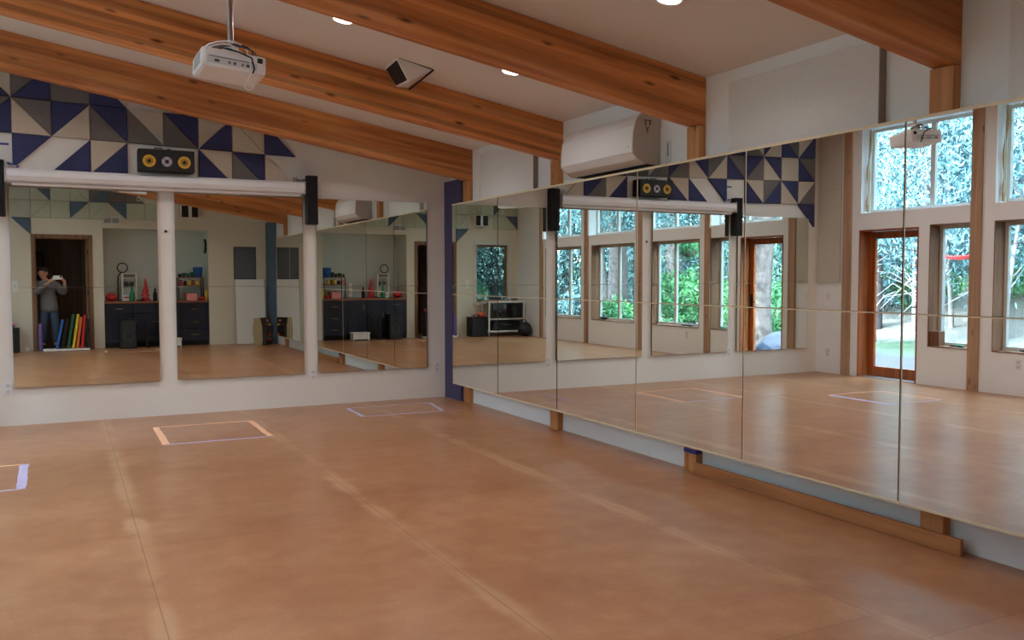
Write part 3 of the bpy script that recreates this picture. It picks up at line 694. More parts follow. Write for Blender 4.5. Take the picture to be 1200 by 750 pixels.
# loose board on floor
single('loose_board', MB().box(3.962, 3.985, 2.82, 4.9, 0, .085, .003), BOARD, 'long oak board standing on edge on the floor against the mirror posts', 'board')

# ================================================================= CEILING THINGS
def recessed(x, y, label, on=True):
    z = ceil_z(x); n = Vector((-SL, 0, -1)).normalized()   # downwards, square to the slope
    n = Vector((-math.sin(ang), 0, -math.cos(ang)))
    r = thing('recessed_light', label, 'ceiling light', (x, y, z), 'recessed ceiling lights')
    p = Vector((x, y, z))
    rim = MB(); t = n.orthogonal().normalized(); u = n.cross(t); vs = []
    for rr, h in ((.066, .0), (.088, .001), (.086, .006), (.066, .004)):
        for i in range(32):
            a = 2*PI*i/32; vs.append(p+n*h+(t*math.cos(a)+u*math.sin(a))*rr)
    rim.add(vs, [(k*32+i, k*32+(i+1) % 32, ((k+1) % 4)*32+(i+1) % 32, ((k+1) % 4)*32+i) for k in range(4) for i in range(32)], True)
    build('trim_ring', rim, WHITE, r)
    build('lens', MB().cyl(p+n*.001, n, .0655, .003, 32), LAMP, r)
    ld = bpy.data.lights.new('lamp', 'AREA'); ld.shape = 'DISK'; ld.size = .13; ld.energy = CAN_W; ld.color = CAN_C; ld.spread = 2.6
    lo = bpy.data.objects.new('lamp', ld); link(lo); lo.parent = r; lo.location = n*.012
    lo.rotation_euler = n.to_track_quat('-Z', 'Y').to_euler()
LAMP = emis('lamp_lens', (1.0, .95, .93, 1), 9.0)
CAN_W = 6.0; CAN_C = (1.0, .88, .86)
ll = {(1.765, 6.0): 'lit recessed light near the tall edge of the beam above the wedge speaker', (3.07, 6.0): 'lit recessed light in front of the air conditioner',
      (3.07, 4.05): 'lit recessed light at the top edge of the picture'}
for x in (-.84, .46, 1.765, 3.07):
    for y in (8.0, 6.0, 4.05, 2.05):
        recessed(x, y, ll.get((x, y), 'lit recessed light %s column from the windows, %s row from the far wall' % (ORD[round((x+.84)/1.3)], ORD[round((8-y)/1.97)])))
# projector
PX, PY, PZ = .905, 5.43, 2.64
r = thing('projector', 'white projector hanging from a ceiling pole in front of the beams', 'projector', (PX, PY, PZ-.06))
hw, hd, hh = .185, .13, .058
tilt = Matrix.Translation((PX, PY, PZ)) @ Matrix.Rotation(math.radians(3.5), 4, 'Y') @ Matrix.Rotation(math.radians(-6), 4, 'X') @ Matrix.Rotation(math.radians(4), 4, 'Z')
b_ = MB().box(-hw, hw, -hd, hd, -hh, hh, .022); b_.rot(tilt); body = build('casing', b_, WPLAST, r)
q = MB().box(-hw+.035, hw-.055, -hd-.004, -hd+.002, -.034, .004, .002); q.rot(tilt); pn = build('port_panel', q, mat('port_grey', srgb(200, 204, 208), .5), r)
q = MB()
for x, w_ in ((-.10, .028), (-.03, .010), (.0, .014), (.045, .010), (.075, .02)): q.box(x-w_/2, x+w_/2, -hd-.007, -hd-.003, -.026, -.012)
q.box(-hw+.04, .10, -hd-.006, -hd-.003, .002, .006); q.rot(tilt); build('port', q, DGREY, pn)
q = MB().box(hw-.055, hw-.025, -hd-.006, -hd+.002, .012, .040, .002); q.rot(tilt); build('power_inlet', q, BLACK, r)
q = MB().cyl((-.08, hd, 0), 'y', .038, .02, 28); q.rot(tilt); ln = build('lens_ring', q, LGREY, r)
q = MB().ball((-.08, hd+.012, 0), .03, 1, .5, 1, 12); q.rot(tilt); build('lens', q, BLACKG, ln)
q = MB()
for k in range(9): q.box(-hw-.003, -hw+.002, -.09+k*.018, -.08+k*.018, -.035, .035)
q.rot(tilt); build('side_vent', q, LGREY, r)
build('ceiling_pole', MB().cyl((PX+.01, PY, PZ+.115), 'z', .017, ceil_z(PX+.01)-PZ-.12, 20), STEEL, r)
build('ceiling_plate', MB().box(PX-.06, PX+.08, PY-.06, PY+.06, ceil_z(PX)-.018, ceil_z(PX)-.006, .003), WHITE, r)
yk = MB().box(PX-.02, PX+.04, PY-.03, PY+.03, PZ+.095, PZ+.13, .006).box(PX-.03, PX-.022, PY-.02, PY+.02, PZ+.06, PZ+.12).box(PX+.042, PX+.05, PY-.02, PY+.02, PZ+.06, PZ+.12)
for dx, dy in ((-.11, -.07), (.10, -.07), (-.10, .08), (.10, .08)): yk.tube([(PX+.01, PY, PZ+.07), (PX+dx*.6, PY+dy*.6, PZ+.085), (PX+dx, PY+dy, PZ+.055)], .006)
build('mount_bracket', yk, WHITE, r)
build('cable', MB().tube([(PX+.01, PY-.03, PZ+.10), (PX-.06, PY-.11, PZ+.085), (PX+.03, PY-.15, PZ+.06), (PX+.10, PY-.165, PZ+.03), (PX+.115, PY-.16, PZ-.03), (PX+.11, PY-.14, PZ-.05)], .005), BLACK, r)
build('cable', MB().tube([(PX+.0, PY-.03, PZ+.11), (PX+.04, PY-.13, PZ+.07), (PX+.09, PY-.16, PZ+.02), (PX+.095, PY-.155, PZ-.06), (PX+.075, PY-.15, PZ-.10)], .004), WPLAST, r)
for dx_, dz_, w_, m_ in ((-.03, .13, .13, WPLAST), (.02, .115, .11, BLACK), (-.05, .11, .10, WPLAST), (.0, .105, .15, DGREY)):
    build('cable', MB().tube([(PX+dx_+w_*math.cos(a), PY-.05-.05*math.sin(a*1.5), PZ+.062+(dz_-.06)*math.sin(a)) for a in np.linspace(.15, PI-.15, 9)], .0045, 6), m_, r)
build('cable', MB().torus((PX+.085, PY-.14, PZ-.125), .026, .0035, 'y', 24, 6), WPLAST, r)
# wedge speaker tucked between ceiling and beam
A = Vector((2.319, 6.458, 3.083)); P0 = Vector((2.34, 6.799, 3.079)); P1 = Vector((2.458, 6.85, 2.948)); R2 = Vector((2.437, 6.509, 2.925)); T_ = Vector((2.626, 6.489, 3.032)); B_ = Vector((2.56, 6.865, 2.955))
r = thing('wedge_speaker', 'white wedge speaker with black grille under the ceiling against a beam', 'speaker', (2.45, 6.6, 2.93))
bm = bmesh.new(); hv = [bm.verts.new(p) for p in (A, P0, P1, R2, T_, B_, Vector((2.55, 6.865, 3.04)))]
bmesh.ops.convex_hull(bm, input=hv); w_ = MB().bm(bm); build('cabinet', w_, WPLAST, r)
cen = (A+P0+P1+R2)/4; nrm = (R2-A).cross(P1-A).normalized()
if nrm.dot(Vector((0, 0, 1.4))-cen) < 0 and nrm.x > 0: nrm = -nrm
if nrm.x > 0: nrm = -nrm
gq = [cen+(v-cen)*.84 for v in (A, P0, P1, R2)]
build('grille', MB().add([v+nrm*.008 for v in gq]+[v-nrm*.01 for v in gq], [(0, 1, 2, 3), (7, 6, 5, 4), (0, 4, 5, 1), (1, 5, 6, 2), (2, 6, 7, 3), (3, 7, 4, 0)]), BLACK, r)
build('back_plate', MB().tube([A+Vector((.02, 0, .005)), T_+Vector((.0, 0, .002))], .007, 6).tube([T_+Vector((.012, .01, 0)), B_+Vector((.012, 0, -.012))], .008, 6), BLACK, r)

# ================================================================= FLOOR TAPE OUTLINES
def tape_rect(c, widths, mats_, label, names=('edge',)*4):
    r = thing('tape_outline', label, 'floor tape', ((c[0][0]+c[2][0])/2, (c[0][1]+c[2][1])/2, 0), 'taped rectangles on the floor')
    for k in range(4):
        a, b = Vector((*c[k], 0)), Vector((*c[(k+1) % 4], 0)); d = (b-a); L_ = d.length; d.normalize(); nn = Vector((-d.y, d.x, 0)); w = widths[k]
        N = 14; vs = []; rr = random.Random(k+int(c[0][0]*100))
        for i in range(N+1):
            p = a+d*L_*i/N; j1, j2 = rr.uniform(-.006, .006), rr.uniform(-.006, .006)
            vs += [p+nn*(w/2+j1)+Vector((0, 0, .0012)), p-nn*(w/2+j2)+Vector((0, 0, .0012)), p+nn*(w/2+j1)+Vector((0, 0, .0002)), p-nn*(w/2+j2)+Vector((0, 0, .0002))]
        fs = []
        for i in range(N):
            o_ = 4*i; fs += [(o_, o_+1, o_+5, o_+4), (o_+2, o_+6, o_+7, o_+3), (o_, o_+4, o_+6, o_+2), (o_+1, o_+3, o_+7, o_+5)]
        fs += [(0, 2, 3, 1), (4*N, 4*N+1, 4*N+3, 4*N+2)]
        build('tape_strip', MB().add(vs, fs), mats_[k], r)
tape_rect([(.74, 8.75), (1.60, 8.75), (1.60, 7.80), (.74, 7.80)], [.03, .05, .04, .06], [TAPE_O, TAPE_O, TAPE_L, TAPE_O], 'peach and lavender tape rectangle on the floor in front of the middle mirror')
tape_rect([(2.68, 9.10), (3.62, 9.10), (3.52, 8.47), (2.66, 8.47)], [.02, .035, .025, .04], [TAPE_L, TAPE_L, TAPE_L, TAPE_L], 'faint lavender tape rectangle on the floor near the indigo corner panel')
tape_rect([(-1.12, 7.47), (-.29, 7.47), (-.28, 6.60), (-1.10, 6.60)], [.025, .06, .025, .05], [TAPE_O, TAPE_L, TAPE_L, TAPE_O], 'lavender tape rectangle cut off by the left edge of the picture')
tape_rect([(.70, .92), (1.62, .92), (1.62, .30), (.70, .30)], [.03, .05, .03, .05], [TAPE_O, TAPE_O, TAPE_O, TAPE_O], 'peach tape rectangle on the floor in front of the navy cabinets')

# ================================================================= WINDOW WALL THINGS
def lpanel(z0, z1, label):
    single('fabric_acoustic_board', MB().box(XL+.001, XL+.04, 9.03, 9.44, z0, z1, .005), FABB, label, 'acoustic panel', 'beige panels beside the garden door')
lpanel(1.325, 2.645, 'lower beige fabric panel between the far corner and the door post')
lpanel(2.65, 3.45, 'upper beige fabric panel between the far corner and the door post')
def shade(y, label, z0, z1):
    pts = [(XL-.10+.012*math.sin(z*9), y+.012*math.sin(z*5+1), z) for z in np.linspace(z0, z1, 14)]
    r = thing('window_shade', label, 'window shade', (XL-.1, y, z0), 'bunched shades at the upper windows')
    build('bunched_fabric', MB().tube(pts, [.02+.008*math.sin(i*1.3) for i in range(14)], 8), SHADE, r)
    build('pull_cord', MB().tube([(XL-.06, y-.02, z0+.1), (XL-.055, y-.022, (z0+z1)/2), (XL-.06, y-.02, z1)], .004, 6), WHITE, r)
shade(8.655, 'bunched beige shade at the door side of the upper window above the garden door', 2.30, 3.44)
shade(6.675, 'bunched beige shade in the upper window at the right picture edge', 2.30, 3.44)
shade(4.70, 'bunched beige shade in the third upper window from the far wall', 2.30, 3.44)
b_ = MB().box(0, .16, -.04, .04, 0, .19, .003); b_.rot(Matrix.Translation((XL-.15, 7.50, .514)) @ Matrix.Rotation(.12, 4, 'Y') @ Matrix.Rotation(.3, 4, 'Z'))
single('wooden_block', MB().box(XL-.15, XL-.03, 7.46, 7.585, .515, .70, .004), REVEAL, 'brown wooden block standing on the narrow window sill', 'wooden block')
r = thing('hand_tool', 'small green and black hand tool lying on the narrow window sill', 'tool', (XL-.1, 7.22, .515))
build('body', MB().ball((XL-.1, 7.22, .53), .05, .7, 1.3, .35, 12), GREEN, r); build('handle', MB().tube([(XL-.1, 7.27, .525), (XL-.09, 7.34, .524)], .009), BLACK, r)
r = thing('hand_tool', 'dark hand tool lying on the wide window sill at the right edge', 'tool', (XL-.1, 6.35, .515))
build('body', MB().ball((XL-.1, 6.35, .532), .06, .7, 1.6, .32, 12), DGREY, r); build('handle', MB().tube([(XL-.1, 6.26, .53), (XL-.09, 6.14, .525)], .011), BLACK, r)
r = thing('shoe', 'dark shoe-like bundle on the sill of the third wide window', 'bundle', (XL-.1, 3.5, .515))
build('body', MB().ball((XL-.11, 3.5, .55), .09, .7, 1.5, .42, 12, .1, 3), SHOE, r); build('strap', MB().torus((XL-.11, 3.5, .56), .05, .008, 'x'), BLACK, r)
r = thing('doorbell_chime', 'tiny red mark sticker on the far mirror beside the garden door post', 'sticker', (-1.83, YM-.001, 1.35)) if False else None

# ================================================================= REAR WALL THINGS
def cube_speaker(x, label, z=2.615):
    r = thing('twin_speaker', label, 'speaker', (x+.16, YF, z), 'small twin speakers on the rear wall')
    build('cabinet', MB().box(x, x+.325, YF+.02, YF+.20, z, z+.25, .006), WPLAST, r)
    build('grille', MB().box(x+.006, x+.135, YF+.198, YF+.21, z+.01, z+.24, .003), BLACK, r); build('grille', MB().box(x+.20, x+.319, YF+.198, YF+.21, z+.01, z+.24, .003), BLACK, r)
    build('bracket', MB().box(x+.12, x+.2, YF+.001, YF+.021, z+.08, z+.17), BLACK, r)
cube_speaker(2.167, 'black and white twin speaker high on the rear wall right of the vent')
cube_speaker(-1.27, 'black and white twin speaker above the rear window')
r = thing('air_vent', 'white air vent with two grey grilles high on the rear wall', 'air vent', (.88, YF, 2.455))
build('frame', MB().box(.723, 1.043, YF+.001, YF+.018, 2.455, 2.604, .004), WPLAST, r)
for a in (.745, .895):
    g_ = MB()
    for k in range(7): g_.box(a, a+.125, YF+.017, YF+.024, 2.48+k*.0145, 2.487+k*.0145)
    build('grille', g_, DGREY, r)
r = thing('slate_board', 'dark grey framed slate board hung on the rear wall', 'board', (3.435, YF, 1.36))
build('frame', MB().box(3.205, 3.665, YF+.001, YF+.02, 1.36, 2.045, .004), DGREY, r); build('writing_surface', MB().box(3.225, 3.645, YF+.019, YF+.023, 1.38, 2.025), SLATE, r)
b_ = MB().box(-.30, .30, 0, .025, 0, 1.36, .004); b_.rot(Matrix.Translation((3.52, YF+.16, .004)) @ Matrix.Rotation(math.radians(5.5), 4, 'X'))
r = thing('foam_board', 'large white panel leaning against the rear wall under the slate board', 'panel', (3.52, YF+.15, 0)); build('sheet', b_, WHITE, r)
b_ = MB().box(-.315, -.302, -.002, .027, 0, 1.36).box(.302, .315, -.002, .027, 0, 1.36); b_.rot(Matrix.Translation((3.52, YF+.16, .004)) @ Matrix.Rotation(math.radians(5.5), 4, 'X')); build('edge_trim', b_, LGREY, r)
# beige soffit near the corner
single('beige_soffit_box', MB().box(3.52, XR-.001, YF+.001, YF+.3, 2.58, 2.74, .006), WALLK, 'beige boxed duct under the ceiling in the rear corner', 'duct')
# jukebox-like amplifier
def amp():
    r = thing('stage_monitor', 'beige-sided dark floor cabinet with orange lights standing by the rear corner', 'floor cabinet', (3.80, .30, 0))
    build('side_panel', MB().prism([(3.58, 0), (3.76, 0), (3.78, .12), (3.77, .40), (3.72, .56), (3.58, .56), (3.55, .28)], 'y', .16, .42), mat('beige_panel', srgb(176, 160, 120), .6), r)
    fc = build('front_face', MB().prism([(3.765, 0), (3.83, .01), (3.875, .10), (3.85, .17), (3.87, .26), (3.875, .40), (3.82, .45), (3.80, .57), (3.73, .57), (3.775, .40), (3.785, .12)], 'y', .15, .43), mat('dark_umber', srgb(44, 30, 28), .4), r)
    for z, m_, x in ((.22, ORANGE, 3.872), (.42, YEL, 3.862), (.12, RED, 3.872), (.50, PINK, 3.815)):
        build('knob', MB().ball((x, .29, z), .03, .7, 1, .9, 10), m_, fc)
    build('foot', MB().box(3.60, 3.80, .18, .40, -.0, .012), BLACK, r)
    return r
a_ = amp(); a_.rotation_euler = (0, 0, math.radians(42)); a_.location = (3.74, .42, 0)

# ---- kitchen cabinets in the alcove
YC = YF-.03   # cabinet fronts
def handle(xc, z, par, w=.14):
    build('handle', MB().tube([(xc-w/2, YC+.018, z), (xc-w/2, YC+.045, z), (xc+w/2, YC+.045, z), (xc+w/2, YC+.018, z)], .006, 8), BRASS, par)
def front(par, kind, x0, x1, z0, z1, h=None, hv=False):
    f = MB().box(x0+.004, x1-.004, YC, YC+.018, z0+.004, z1-.004, .003)
    w = .05
    if z1-z0 > .14: 
        f.box(x0+.004, x0+w, YC+.018, YC+.024, z0+.004, z1-.004).box(x1-w, x1-.004, YC+.018, YC+.024, z0+.004, z1-.004).box(x0+w, x1-w, YC+.018, YC+.024, z0+.004, z0+w*.8).box(x0+w, x1-w, YC+.018, YC+.024, z1-w*.8, z1-.004)
    o = build(kind, f, NAVY, par)
    if h and not hv: handle((x0+x1)/2, (z0+z1)/2+.0, o)
    if h and hv: build('handle', MB().tube([(h, YC+.018, z1-.20), (h, YC+.045, z1-.20), (h, YC+.045, z1-.08), (h, YC+.018, z1-.08)], .006, 8), BRASS, o)
def cab(x0, x1, label, layout):
    r = thing('base_cabinet', label, 'cabinet', ((x0+x1)/2, -.55, 0), 'navy base cabinets in the alcove')
    build('body', MB().box(x0+.002, x1-.002, -.895, YC-.001, .09, .885), NAVY, r)
    build('toe_kick', MB().box(x0+.002, x1-.002, -.85, YC-.06, 0, .09), BLACK, r)
    for l in layout: front(r, *l)
cab(.725, 1.235, 'navy cabinet with a drawer over a door at the left end of the alcove', [('drawer', .735, 1.225, .68, .875, True), ('door', .735, 1.225, .10, .67, 1.18, True)])
cab(1.235, 1.68, 'navy cabinet with a wide door behind the black stool', [('drawer', 1.24, 1.675, .68, .875), ('door', 1.24, 1.675, .10, .67, 1.30, True)])
cab(1.68, 2.13, 'navy cabinet with one door left of the three-drawer cabinet', [('door', 1.69, 2.12, .10, .875, 1.75, True)])
cab(2.13, 2.695, 'navy cabinet with three drawers at the right end of the alcove', [('drawer', 2.15, 2.68, .62, .875, True), ('drawer', 2.15, 2.68, .36, .61, True), ('drawer', 2.15, 2.68, .10, .35, True)])
single('countertop', MB().box(.722, 2.698, -.898, YC+.035, .885, .925, .004), COUNTER, 'brown wooden countertop running across the navy cabinets', 'countertop')

def pa(x0, x1, h, y, label):
    r = thing('floor_speaker', label, 'speaker', ((x0+x1)/2, y, 0), 'black speakers in front of the navy cabinets')
    build('cabinet', MB().prism([(x0, y-.12), (x1, y-.12), (x1-.02, y+.12), (x0+.02, y+.12)], 'z', 0, h), BLACK, r)
    g_ = build('grille', MB().box(x0+.03, x1-.03, y+.115, y+.13, .03, h-.03, .004), mat('speaker_mesh', srgb(40, 40, 42), .7, var=.4, scale=160), r)
    build('woofer', MB().torus(((x0+x1)/2, y+.131, h*.42), .08, .008, 'y'), DGREY, g_)
pa(.97, 1.29, .575, .06, 'black floor speaker standing in front of the left navy cabinet')
r = thing('folding_stool', 'black stool in front of the navy cabinets, right of the floor speaker', 'stool', (1.60, .05, 0))
build('seat', MB().box(1.44, 1.74, -.06, .16, .50, .54, .01), BLACK, r)
for x in (1.46, 1.70):
    for y in (-.04, .12): build('leg', MB().box(x, x+.025, y, y+.025, 0, .50), BLACK, r)
build('stretcher', MB().box(1.46, 1.72, .125, .14, .2, .225).box(1.46, 1.72, -.035, -.02, .2, .225), BLACK, r)
r = thing('step_stool', 'low white step stool on the floor before the navy cabinets', 'step stool', (1.92, .05, 0))
build('top', MB().box(1.72, 2.12, -.09, .17, .155, .18, .008), WHITE, r)
build('side', MB().box(1.735, 1.755, -.08, .16, 0, .155), WHITE, r); build('side', MB().box(2.085, 2.105, -.08, .16, 0, .155), WHITE, r); build('front', MB().box(1.755, 2.085, .14, .155, .03, .155), WHITE, r)

# counter-top things (z = .925)
zc = .9255
r = thing('lunch_bag', 'red bag lying on the left end of the countertop', 'bag', (.86, -.45, zc)); build('body', MB().ball((.86, -.45, zc+.075), .13, .9, .8, .57, 14, .12, 2), RED, r); build('handle', MB().torus((.86, -.45, zc+.14), .04, .007, 'y', 16, 6, 0, PI), RED, r)
r = thing('snack_machine', 'white popcorn machine with red lettering on the counter beside the red bag', 'snack machine', (1.20, -.55, zc))
build('cabinet', MB().box(1.06, 1.34, -.68, -.45, zc, zc+.12, .008).box(1.06, 1.34, -.68, -.45, zc+.46, zc+.56, .01).box(1.06, 1.08, -.68, -.45, zc+.12, zc+.46).box(1.32, 1.34, -.68, -.45, zc+.12, zc+.46).box(1.08, 1.32, -.68, -.66, zc+.12, zc+.46), WHITE, r)
build('glass_front', MB().box(1.08, 1.32, -.462, -.458, zc+.12, zc+.46), GLASS, r)
s_ = build('sign_band', MB().box(1.09, 1.31, -.451, -.446, zc+.475, zc+.545), mat('sign_grey', srgb(120, 110, 108), .5), r)
build('kettle', MB().lathe((1.15, -.56, zc+.30), [(.03, 0), (.045, .02), (.045, .07), (.0, .09)], 16), DGREY, r); build('kettle', MB().lathe((1.25, -.56, zc+.30), [(.03, 0), (.045, .02), (.045, .07), (.0, .09)], 16), mat('umber', srgb(90, 50, 40), .5), r)
build('stripe', MB().box(1.09, 1.31, -.451, -.447, zc+.06, zc+.085), RED, r)
r = thing('ring_light', 'black ring light on a curved stand behind the popcorn machine', 'ring light', (1.03, -.72, zc))
build('ring', MB().torus((1.09, -.70, 1.60), .095, .011, 'y'), BLACK, r); build('stand', MB().tube([(1.0, -.72, zc+.01), (1.0, -.72, 1.3), (1.01, -.71, 1.44), (1.06, -.70, 1.50)], .012), BLACK, r); build('base', MB().cyl((1.0, -.72, zc), 'z', .06, .015), BLACK, r)
r = thing('green_bottle', 'green bottle with a clear base in front of the popcorn machine', 'bottle', (1.24, -.36, zc)); build('body', MB().lathe((1.24, -.36, zc), [(.04, 0), (.05, .01), (.05, .15), (.028, .20), (.018, .25), (.018, .29)]), GREEN, r); build('cap', MB().lathe((1.24, -.36, zc+.29), [(.021, 0), (.021, .03), (.0, .035)], 12), GREEN, r)
r = thing('cone_tower', 'red tiered cone tower on the countertop', 'cone tower', (1.50, -.45, zc)); tier = MB()
for k, (w, z) in enumerate(((.10, 0), (.08, .10), (.06, .19), (.042, .27), (.028, .34))): tier.lathe((1.50, -.45, zc+z), [(w, 0), (w, .02), (w*.72, .05), (w*.55, .09)], 20)
build('body', tier, RED, r); build('tip', MB().ball((1.50, -.45, zc+.44), .024, seg=10), PINK, r)
r = thing('black_bottle', 'black bottle on the countertop beside the red cone tower', 'bottle', (1.68, -.45, zc)); build('body', MB().lathe((1.68, -.45, zc), [(.035, 0), (.04, .01), (.04, .15), (.02, .19), (.016, .22)]), BLACK, r); build('cap', MB().cyl((1.68, -.45, zc+.22), 'z', .02, .03, 12), BLACK, r)
r = thing('desk_cable', 'dark coiled cord on the counter in front of the cone tower', 'cord', (1.40, -.33, zc)); build('coil', MB().tube([(1.33+.05*math.cos(a)+a*.012, -.33+.04*math.sin(a), zc+.012+.002*a) for a in np.linspace(0, 12, 40)], .009, 6), BLACK, r)
for k, (rr, hh_) in enumerate(((.055, .12), (.05, .11), (.055, .13))):
    single('paper_roll', MB().lathe((1.98, -.5, zc+sum((.12, .11, .13)[:k])+.001*k), [(.015, 0), (rr, .004), (rr, hh_-.004), (.015, hh_)], 20), WHITE, '%s white paper roll of the stack on the countertop' % ('lowest', 'middle', 'topmost')[k], 'paper roll', 'stacked white paper rolls')
r = thing('dish_shelf', 'two-tier dark shelf holding jars at the right end of the countertop', 'shelf', (2.39, -.5, zc))
build('shelf_board', MB().box(2.12, 2.62, -.66, -.34, zc+.30, zc+.32), COUNTER, r); build('shelf_board', MB().box(2.12, 2.62, -.66, -.34, zc+.46, zc+.48), COUNTER, r)
for x in (2.12, 2.60):
    for y in (-.65, -.36): build('leg', MB().box(x, x+.018, y, y+.018, zc, zc+.46), BLACK, r)
for k, (x, m_, h_, nm) in enumerate(((2.18, RED, .09, 'red'), (2.26, BLACK, .07, 'black'), (2.34, YEL, .10, 'yellow'), (2.42, mat('rust', srgb(150, 80, 50), .5), .09, 'rust brown'), (2.51, YEL, .08, 'short yellow'))):
    q_ = thing('spice_jar', '%s jar on the middle tier of the counter shelf' % nm, 'jar', (x, -.42, zc+.32), 'jars on the counter shelf')
    build('body', MB().lathe((x, -.42, zc+.32), [(.03, 0), (.034, .008), (.034, h_-.02), (.026, h_)], 16), m_, q_); build('lid', MB().cyl((x, -.42, zc+.32+h_), 'z', .028, .014, 16), BLACK, q_)
for k, (x, m_, h_, nm) in enumerate(((2.16, BLACK, .07, 'black'), (2.24, DGREEN, .09, 'dark green'), (2.32, DGREY, .08, 'grey'), (2.40, DGREEN, .11, 'tall green'))):
    single('small_pot', MB().lathe((x, -.42, zc+.48), [(.025, 0), (.036, .01), (.04, h_), (.03, h_), (.03, h_-.01)], 16), m_, '%s small pot on the top tier of the counter shelf' % nm, 'pot', 'pots on the counter shelf')
r = thing('blue_bucket', 'blue bucket standing on top of the counter shelf', 'bucket', (2.52, -.45, zc+.48)); build('body', MB().lathe((2.52, -.45, zc+.48), [(.07, 0), (.085, .01), (.10, .20), (.105, .21), (.095, .21), (.08, .02)]), BLUEP, r); build('handle', MB().torus((2.52, -.45, zc+.68), .09, .005, 'y', 20, 6, PI, 2*PI), BLUEP, r)
r = thing('pink_box', 'pink plastic box at the front of the counter shelf', 'box', (2.37, -.30, zc)); build('body', MB().box(2.27, 2.47, -.38, -.22, zc, zc+.13, .01), PINK, r); build('lid', MB().box(2.262, 2.478, -.388, -.212, zc+.13, zc+.15, .006), PINK, r)
r = thing('red_bowl', 'red bowl on the countertop at the foot of the shelf', 'bowl', (2.57, -.28, zc)); build('body', MB().lathe((2.57, -.28, zc), [(.03, 0), (.04, .005), (.07, .05), (.075, .07), (.068, .07), (.03, .012)]), RED, r)
r = thing('yellow_bottle', 'yellow bottle on the counter right of the shelf', 'bottle', (2.655, -.30, zc)); build('body', MB().lathe((2.655, -.30, zc), [(.025, 0), (.028, .01), (.028, .16), (.014, .20), (.014, .24)], 16), YEL, r); build('cap', MB().cyl((2.655, -.30, zc+.24), 'z', .016, .02, 12), RED, r)
r = thing('amber_basket', 'amber woven basket on the countertop under the shelf', 'basket', (2.36, -.52, zc)); build('body', MB().lathe((2.36, -.52, zc), [(.08, 0), (.10, .02), (.12, .14), (.125, .15), (.11, .15), (.09, .03)]), mat('amber_wicker', srgb(170, 120, 60), .8, var=.3, scale=60, bump=.5, bscale=120), r); build('rim', MB().torus((2.36, -.52, zc+.15), .118, .008, 'z'), COUNTER, r)
r = thing('wall_clock', 'black framed clock on the side wall of the alcove', 'clock', (2.69, -.55, 2.05)); build('frame', MB().cyl((2.66, -.55, 2.06), 'x', .15, .038, 32), BLACK, r); build('dial', MB().cyl((2.655, -.55, 2.06), 'x', .125, .006, 32), LGREY, r)

# ---- left part of the rear wall
r = thing('utility_cart', 'white open cart with a black screen under the rear window', 'cart', (-1.62, .12, 0))
build('top', MB().box(-2.10, -1.14, -.14, .30, .80, .83, .005), WHITE, r)
for x in (-2.10, -1.17):
    for y in (-.13, .26): build('leg', MB().box(x, x+.03, y, y+.03, .06, .80), WHITE, r)
build('shelf', MB().box(-2.10, -1.14, -.13, .29, .40, .42), WHITE, r); build('shelf', MB().box(-2.10, -1.14, -.13, .29, .10, .13), WHITE, r)
for x in (-2.085, -1.155):
    for y in (-.115, .275): build('caster', MB().cyl((x-.01, y, .03), 'x', .03, .02, 16), LGREY, r)
r = thing('flat_screen', 'black flat screen standing on the middle shelf of the white cart', 'television', (-1.66, .24, .42)); build('bezel', MB().box(-2.06, -1.25, .20, .235, .425, .785, .004), BLACK, r); build('screen', MB().box(-2.04, -1.27, .234, .238, .445, .765), BLACKG, r); build('foot', MB().box(-1.8, -1.5, .12, .28, .42, .43), BLACK, r)
r = thing('equipment_box', 'black equipment case on the lower shelf of the white cart', 'case', (-1.6, .1, .13)); build('body', MB().box(-2.0, -1.3, -.08, .22, .13, .36, .01), BLACK, r); build('handle', MB().tube([(-1.75, .22, .27), (-1.75, .25, .27), (-1.55, .25, .27), (-1.55, .22, .27)], .008), DGREY, r)
r = thing('paper_stack', 'white papers lying on the top of the cart', 'papers', (-1.35, .1, .83)); build('sheet', MB().box(-1.52, -1.2, -.02, .22, .83, .842), WHITE, r); build('sheet', MB().box(-1.46, -1.18, .0, .24, .842, .852), PINK, r)
r = thing('desk_printer', 'pale grey small device on the cart top right below the window', 'device', (-1.85, .1, .83)); build('body', MB().box(-1.98, -1.72, -.05, .2, .83, .90, .01), LGREY, r); build('screen', MB().box(-1.95, -1.78, .199, .203, .845, .885), DGREY, r)
r = thing('black_bin', 'black square bin standing left of the white cart', 'bin', (-.96, .06, 0)); build('body', MB().box(-1.17, -.75, -.12, .22, 0, .45, .012), BLACK, r); build('rim', MB().box(-1.18, -.74, -.13, .23, .44, .46, .004), BLACK, r)
r = thing('orange_pouch', 'orange and red pouch lying on the black bin', 'pouch', (-1.05, .06, .46)); build('body', MB().ball((-1.04, .06, .52), .10, 1, .8, .6, 12, .12, 5), ORANGE, r); build('flap', MB().box(-1.12, -.97, .10, .14, .47, .51, .01), RED, r)
r = thing('small_toy', 'small purple and pale toy on the black bin beside the pouch', 'toy', (-.86, .06, .46)); build('body', MB().ball((-.86, .06, .50), .05, 1, .8, .8, 10, .1, 8), PURPLE, r); build('head', MB().ball((-.82, .07, .52), .03, seg=10), PINK, r)
r = thing('duffel_bag', 'black bag on the floor between the white cart and the window wall', 'bag', (-1.96, .55, 0)); build('body', MB().ball((-1.95, .56, .17), .17, 1, .85, 1, 16, .15, 4), BLACK, r); build('strap', MB().torus((-1.95, .56, .33), .06, .01, 'y', 20, 6, 0, PI), BLACK, r)
